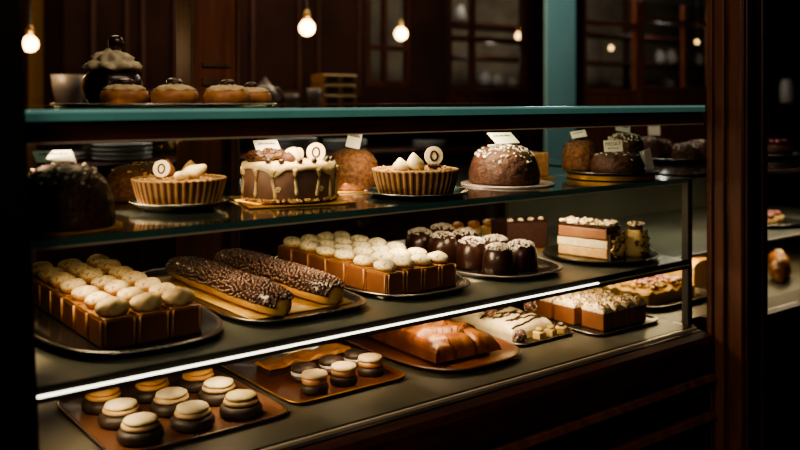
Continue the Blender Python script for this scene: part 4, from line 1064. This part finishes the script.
x, y = rel(.052, .056); dome('flaked_chocolate_cake', 'dark chocolate cake with white flakes at the back of the silver rimmed plate', x, y, zc_, .050, .092, M['chocrustdark'], 23, 90, power=4, fr=.5)
card(x - .008, y, zc_ + .0985, .040, .024, 'tilted price card on the dark flaked cake', YAW, -35, 12)
x, y = rel(.098, -.022); t = thing('folded_card', 'white folded card leaning at the rim of the silver rimmed plate', 'card', (x, y, zc_ + .006), YAW + .5)
b = bmnew(); prism(b, [(-.012, -.001), (.012, -.001), (.012, .001), (-.012, .001)], 0, .052); o = obj('card_face', b, M['card'], t); o.rotation_euler = (0, R(-16), 0)
b = bmnew(); prism(b, [(-.012, .002), (.012, .002), (.012, .0035), (-.012, .0035)], 0, .050); o = obj('card_back', b, M['card'], t); o.rotation_euler = (R(-14), R(-16), 0)

# ------------------------------------------------------------------ on the glass top
PCX, PCY = .648, 1.540
plate('round_plate', 'dark round plate on the glass top carrying a chocolate cake and tarts', PCX, PCY, Z_TOP, .205, .205, 2, M['plate'], M['platerim'], scale_h=.8, prof=[(0, .004), (.92, .004), (.94, .005), (.97, .0085), (.99, .0095), (1.0, .009), (1.0, .007), (.95, .002), (.90, 0), (0, 0)])
def onp(side, away):
    v = RIGHT * side + DIRV * away
    return PCX + v.x, PCY + v.y, Z_TOP + .0032 + 2 * E
x, y, z = onp(-.122, .060)
t = thing('cream_chocolate_cake', 'tall dark chocolate cake with whipped cream and a black berry on the glass top', 'cake', (x, y, z))
b = bmnew(); lathe(b, [(0, 0), (.040, 0), (.053, .012), (.058, .030), (.054, .046), (.044, .056), (0, .058)], 40, fn=lambda th, k, rr, zz: (rr * (1 + .03 * nz(cos(th), sin(th), 2, 3)), zz)); obj('chocolate_body', b, M['dark'], t, smooth=True)
b = bmnew(); lathe(b, [(0, .0585), (.050, .0585), (.054, .064), (.046, .071), (.036, .074), (.038, .079), (.028, .086), (.016, .089), (.012, .093), (0, .094)], 72, fn=lambda th, k, rr, zz: (rr * (1 + .10 * sin(9 * th + k * 1.1) * (1 if k < 8 else 0)), zz + .002 * sin(5 * th + k)))
obj('whipped_cream', b, M['creamw'], t, smooth=True)
b = bmnew(); blob(b, (.004, -.004, .104), (.0145, .0155, .014), 3, .002, 70, 1); obj('black_berry', b, M['gloss'], t, smooth=True)
t.scale = (1, 1, 1.16)
def small_tart(seed, berry):
    t = thing('small_tart', 'x', 'tart'); r, h = .043, .026
    b = bmnew(); lathe(b, [(0, 0), (r*.82, 0), (r*.97, h*.3), (r*1.0, h*.65), (r*.94, h), (r*.85, h*1.04), (0, h)], 48, fn=lambda th, k, rr, z: (rr * (1 + .02 * nz(cos(th), sin(th), seed, 4)), z + .001 * nz(cos(th), sin(th), seed + k, 4))); obj('pastry_shell', b, M['butter'], t, smooth=True)
    b = bmnew(); lathe(b, [(0, h*1.0), (r*.82, h*1.0), (r*.84, h*1.15), (r*.62, h*1.36), (r*.45, h*1.40), (r*.25, h*1.5), (0, h*1.5)], 60, fn=lambda th, k, rr, z: (rr * (1 + .10 * sin(8 * th + k) * (1 if 1 < k < 6 else 0)), z + .001 * sin(6 * th + k))); obj('custard_top', b, M['cream'], t, smooth=True)
    b = bmnew(); blob(b, (0, 0, h*1.62), (.014, .014, .008), 3, .003, 70, seed); obj('dark_berry', b, M['gloss'], t, smooth=True)
    return t
st = [small_tart(1, 0), small_tart(2, 0)]
for i, (s, a, lab, sc) in enumerate(((-.062, -.055, 'in front of the tall chocolate cake', 1.0), (.029, -.055, 'in the middle of the plate', 1.0), (.120, -.035, 'third along the plate', .98), (.150, .052, 'last one at the plate rim', .9))):
    x, y, z = onp(s, a); put(st[i % 2], (x, y, z), i, 'golden custard tart on the glass top, ' + lab, 'tarts on the glass top', (sc, sc, sc))

# ------------------------------------------------------------------ in the neighbouring case
b = bmnew(); lathe(b, PROF, 48, .17, .14, 5, mi=PMI); tag(obj('oval_plate', b, [M['plate'], M['platerim']], smooth=True, loc=(2.20, 1.585, Z3 - .01 + E)), 'dark oval plate under the crumble tart seen through the end glass', 'plate')
t = thing('crumble_tart', 'golden crumble tart with red fruit seen through the end glass', 'tart', (2.20, 1.585, Z3 - .01 + FZ))
b = bmnew(); hfield(b, -.115, .115, -.08, .08, 40, 30, lambda x, y: .030 + .010 * nz(x, y, 2, 45), 0); obj('pastry_base', b, M['pale'], t)
b = bmnew(); q = random.Random(2)
for i in range(70): blob(b, (q.uniform(-.10, .10), q.uniform(-.07, .07), .040 + .006 * q.random()), (.009, .009, .007), 1, 0, 1, i)
obj('crumble', b, M['nutbit'], t, kind='stuff', smooth=True)
b = bmnew()
for i in range(40): blob(b, (q.uniform(-.07, .09), q.uniform(-.06, .05), .044 + .004 * q.random()), (.011, .010, .008), 2, 0, 1, i)
obj('red_fruit', b, M['berry'], t, kind='stuff', smooth=True)
t = thing('golden_loaf', 'pale golden loaf behind the crumble tart in the farther case', 'loaf', (2.47, 1.67, Z3 - .01 + E))
b = bmnew(); hfield(b, -.075, .075, -.11, .11, 20, 30, lambda x, y: .066 + .022 * max(0, 1 - (x / .075) ** 2) ** .5 + .003 * nz(x, y, 1, 40), .0); obj('crumb', b, M['pale'], t)
b = bmnew(); hfield(b, -.035, .035, -.09, .09, 10, 20, lambda x, y: .0915 + .003 * nz(x, y, 3, 40) - 5 * x * x, .080); obj('crust_ridge', b, M['caramelstrip'], t)
# croissants
def croissant(X, Y, Z, rz, label, s=1.0):
    t = thing('croissant', label, 'croissant', (X, Y, Z), rz)
    b = bmnew(); n = 36; rings = []
    for i in range(n + 1):
        u = -1 + 2 * i / n; a = u * 1.15
        rad = (.006 + .026 * (1 - u * u) ** .8) * (1 + .10 * (((u * 3.5) % 1) - .5)) * s
        c = Vector((.065 * s * sin(a), .035 * s * cos(a) - .03 * s, rad)); tdir = Vector((cos(a), -.5 * sin(a), 0)).normalized(); sd = tdir.cross(Vector((0, 0, 1)))
        rings.append([b.verts.new(c + (sd * cos(2*pi*k/16) + Vector((0, 0, 1)) * sin(2*pi*k/16) * .98) * rad) for k in range(16)])
    for A, B in zip(rings, rings[1:]):
        for k in range(16): b.faces.new((A[k], A[(k+1) % 16], B[(k+1) % 16], B[k]))
    b.faces.new(rings[0][::-1]); b.faces.new(rings[-1])
    obj('baked_crust', b, M['glazebrown'], t, smooth=True)
    b = bmnew(); q = random.Random(int(X * 100))
    for i in range(14): chip(b, (q.uniform(-.03, .03) * s, q.uniform(-.01, .01) * s, .064 * s), .004, q.random())
    obj('almond_flakes', b, M['creamw'], t, kind='stuff')
croissant(2.76, 1.47, Z3 - .0095, .3, 'almond croissant on the farther case deck, nearest its front glass')
croissant(2.92, 1.56, Z3 - .0095, .8, 'almond croissant on the farther case deck, behind the front one')
croissant(2.80, 1.68, Z3 - .0095, 2.2, 'almond croissant on the farther case deck, nearest the golden loaf')
# upper shelf of the neighbour: fruit cakes
zs_ = Z2 - .022
b = bmnew(); lathe(b, PROF, 48, .13, .10, 2, mi=PMI); tag(obj('oval_plate', b, [M['plate'], M['platerim']], smooth=True, loc=(2.86, 1.56, zs_ + E)), 'dark oval plate under red cakes on the farther case shelf', 'plate')
for i, (x, y) in enumerate(((2.81, 1.55), (2.91, 1.58))):
    t = thing('red_fruit_cake', 'small red-topped cake on the farther case shelf, %s' % ('nearer the post', 'nearer the corner bar')[i], 'cake', (x, y, zs_ + FZ))
    b = bmnew(); lathe(b, [(0, 0), (.034, 0), (.036, .022), (0, .024)], 28); obj('sponge', b, M['pale'], t, smooth=True)
    b = bmnew()
    for k in range(7): a = k * .9; blob(b, (.020 * cos(a), .020 * sin(a), .031), (.010, .010, .008), 2)
    obj('fruit_topping', b, M['berry'], t, smooth=True)
# on top of the neighbour
b = bmnew(); lathe(b, PROF, 48, .17, .17, 4, mi=PMI); tag(obj('round_plate', b, [M['plate'], M['platerim']], smooth=True, loc=(2.50, 1.73, Z1 + E)), 'dark round plate of cakes on top of the farther case', 'plate')
for i, (x, y, r_, h_) in enumerate(((2.44, 1.76, .048, .072), (2.55, 1.79, .045, .060), (2.47, 1.64, .045, .055), (2.58, 1.66, .050, .060))):
    dome('small_flaked_cake', 'small dark flaked cake on the farther case, %s' % ('rear one by the post', 'rear one away from the post', 'front one by the post', 'front one farthest along')[i], x, y, Z1 + FZ, r_, h_, M['chocrust'], 30 + i, 40, power=3)
card(2.435, 1.735, Z1 + .084, .04, .05, 'upright white card on the small flaked cake of the farther case', YAW, -10)
b = bmnew(); lathe(b, PROF, 48, .10, .10, 2, mi=PMI); tag(obj('round_plate', b, [M['plate'], M['platerim']], smooth=True, loc=(2.88, 1.56, Z1 + E)), 'dark round plate with a red berry cake at the front of the farther case top', 'plate')
t = thing('berry_cake', 'dark berry cake seen just beyond the wooden post', 'cake', (2.88, 1.56, Z1 + FZ))
b = bmnew(); lathe(b, [(0, 0), (.06, 0), (.062, .04), (0, .042)], 32); obj('sponge', b, M['chocrustdark'], t, smooth=True)
b = bmnew()
for k in range(14): a = k * .9; rr = .045 * math.sqrt((k + .5) / 14); blob(b, (rr * cos(a * 2.7), rr * sin(a * 2.7), .050), (.013, .013, .011), 2)
obj('berry_topping', b, M['berry'], t, smooth=True)

# ------------------------------------------------------------------ light
def area(name, loc, rot, sx, sy, watts, col=(1, .78, .52), spread=180):
    ld = bpy.data.lights.new(name, 'AREA'); ld.shape = 'RECTANGLE'; ld.size = sx; ld.size_y = sy; ld.energy = watts; ld.color = col; ld.spread = R(spread)
    o = bpy.data.objects.new(name, ld); C.objects.link(o); o.location = loc; o.rotation_euler = rot
    return o
WARM = (1, .74, .45)
def tier(name, z, segs, watts, y, tilt_x, ry=-28):
    for i, (x, k) in enumerate(segs):
        area(name, (x, y, z), (R(tilt_x), R(ry), 0), .18, .10, watts * k, WARM, 150)
tier('top_tier_light', Z_TOP - .035, [(.45, .6), (.66, .4), (.88, .9), (1.12, .9), (1.36, 1.0), (1.6, .3)], .9, 1.44, 10)
tier('middle_tier_light', Z1 - .022, [(.50, .8), (.74, .9), (.98, 1.0), (1.22, 1.0), (1.46, .8), (1.70, 1.1)], 1.0, 1.50, 2)
tier('deck_light', Z2 - .03, [(.50, .8), (.76, .8), (1.02, .8), (1.28, 1.0), (1.50, 1.0), (1.72, .95)], .62, 1.48, -4)
area('farther_case_light', (2.25, 1.6, Z2 - .04), (0, 0, 0), .35, .1, 1.5, (1, .72, .38))
area('farther_shelf_light', (2.35, 1.6, Z1 - .02), (0, 0, 0), .4, .1, 1.1, (1, .86, .62))
area('farther_side_light', (2.9, 1.55, Z1 - .02), (0, 0, 0), .4, .1, 1.5, (1, .80, .55))
area('farther_low_light', (2.9, 1.55, Z2 - .04), (0, 0, 0), .4, .1, .7, (1, .74, .42))
for px, w_ in ((662, 3.0), (490, 1.5)):  # added point lights that brighten the jars behind the doors
    ld = bpy.data.lights.new('jar_fill', 'POINT'); ld.energy = w_; ld.color = (1, .93, .85); ld.shadow_soft_size = .03
    lo = bpy.data.objects.new('jar_fill', ld); C.objects.link(lo); lo.location = (at(px, YS - .3), YS - .3, zshelf[1] + .2 if px > 600 else zshelf[0] + .22)
area('farther_top_light', (2.6, 1.3, 2.2), (0, 0, 0), .3, .3, 1.2, (1, .8, .6))
cl = area('customer_side_light', (-1.0, .1, 2.3), (0, 0, 0), 1.2, .8, 20.0, (1, .80, .62))  # unseen fill lamp added for the case front and post
cl.rotation_euler = (Vector((1.5, 1.35, .9)) - cl.location).to_track_quat('-Z', 'Y').to_euler()
area('bar_shelf_fill', (at(250, YBAR), YBAR + .12, ztop - .045), (0, 0, 0), 2.0, .05, 2.2, (1, .86, .7))  # added fill under the worktop so the stacked plates show
area('alcove_light', (-.1, 4.3, 2.3), (R(35), 0, 0), .4, .4, 9, (1, .70, .34))
area('teal_light', (3.4, 2.6, 2.6), (R(25), 0, R(-10)), .3, .3, 9, (.85, 1, .96))
b = bmnew(); box(b, wx(410), 11, 5.95, 6.0, 0, 3.0); struct('wall_niche', b, M['backroom'])
area('back_room_light', (5.6, 4.85, 2.6), (R(25), 0, 0), 3.6, .2, 24, (1, .88, .72))  # added light so a lit room shows through the door panes
area('room_light', (2.2, 3.6, 2.9), (0, 0, 0), 3.0, 1.2, 42, (1, .76, .5))  # added overhead fill to lift the dark background
area('glass_top_light', (.9, .95, 2.3), (R(22), 0, 0), 1.2, .2, 4.2, (1, .84, .64))

w = bpy.data.worlds.new('world'); scene.world = w; w.use_nodes = True
w.node_tree.nodes['Background'].inputs['Color'].default_value = (0.9, 0.8, 0.7, 1)
w.node_tree.nodes['Background'].inputs['Strength'].default_value = 0.01

scene.view_settings.view_transform = 'AgX'
scene.view_settings.look = 'AgX - Medium High Contrast'
scene.view_settings.exposure = 0.22
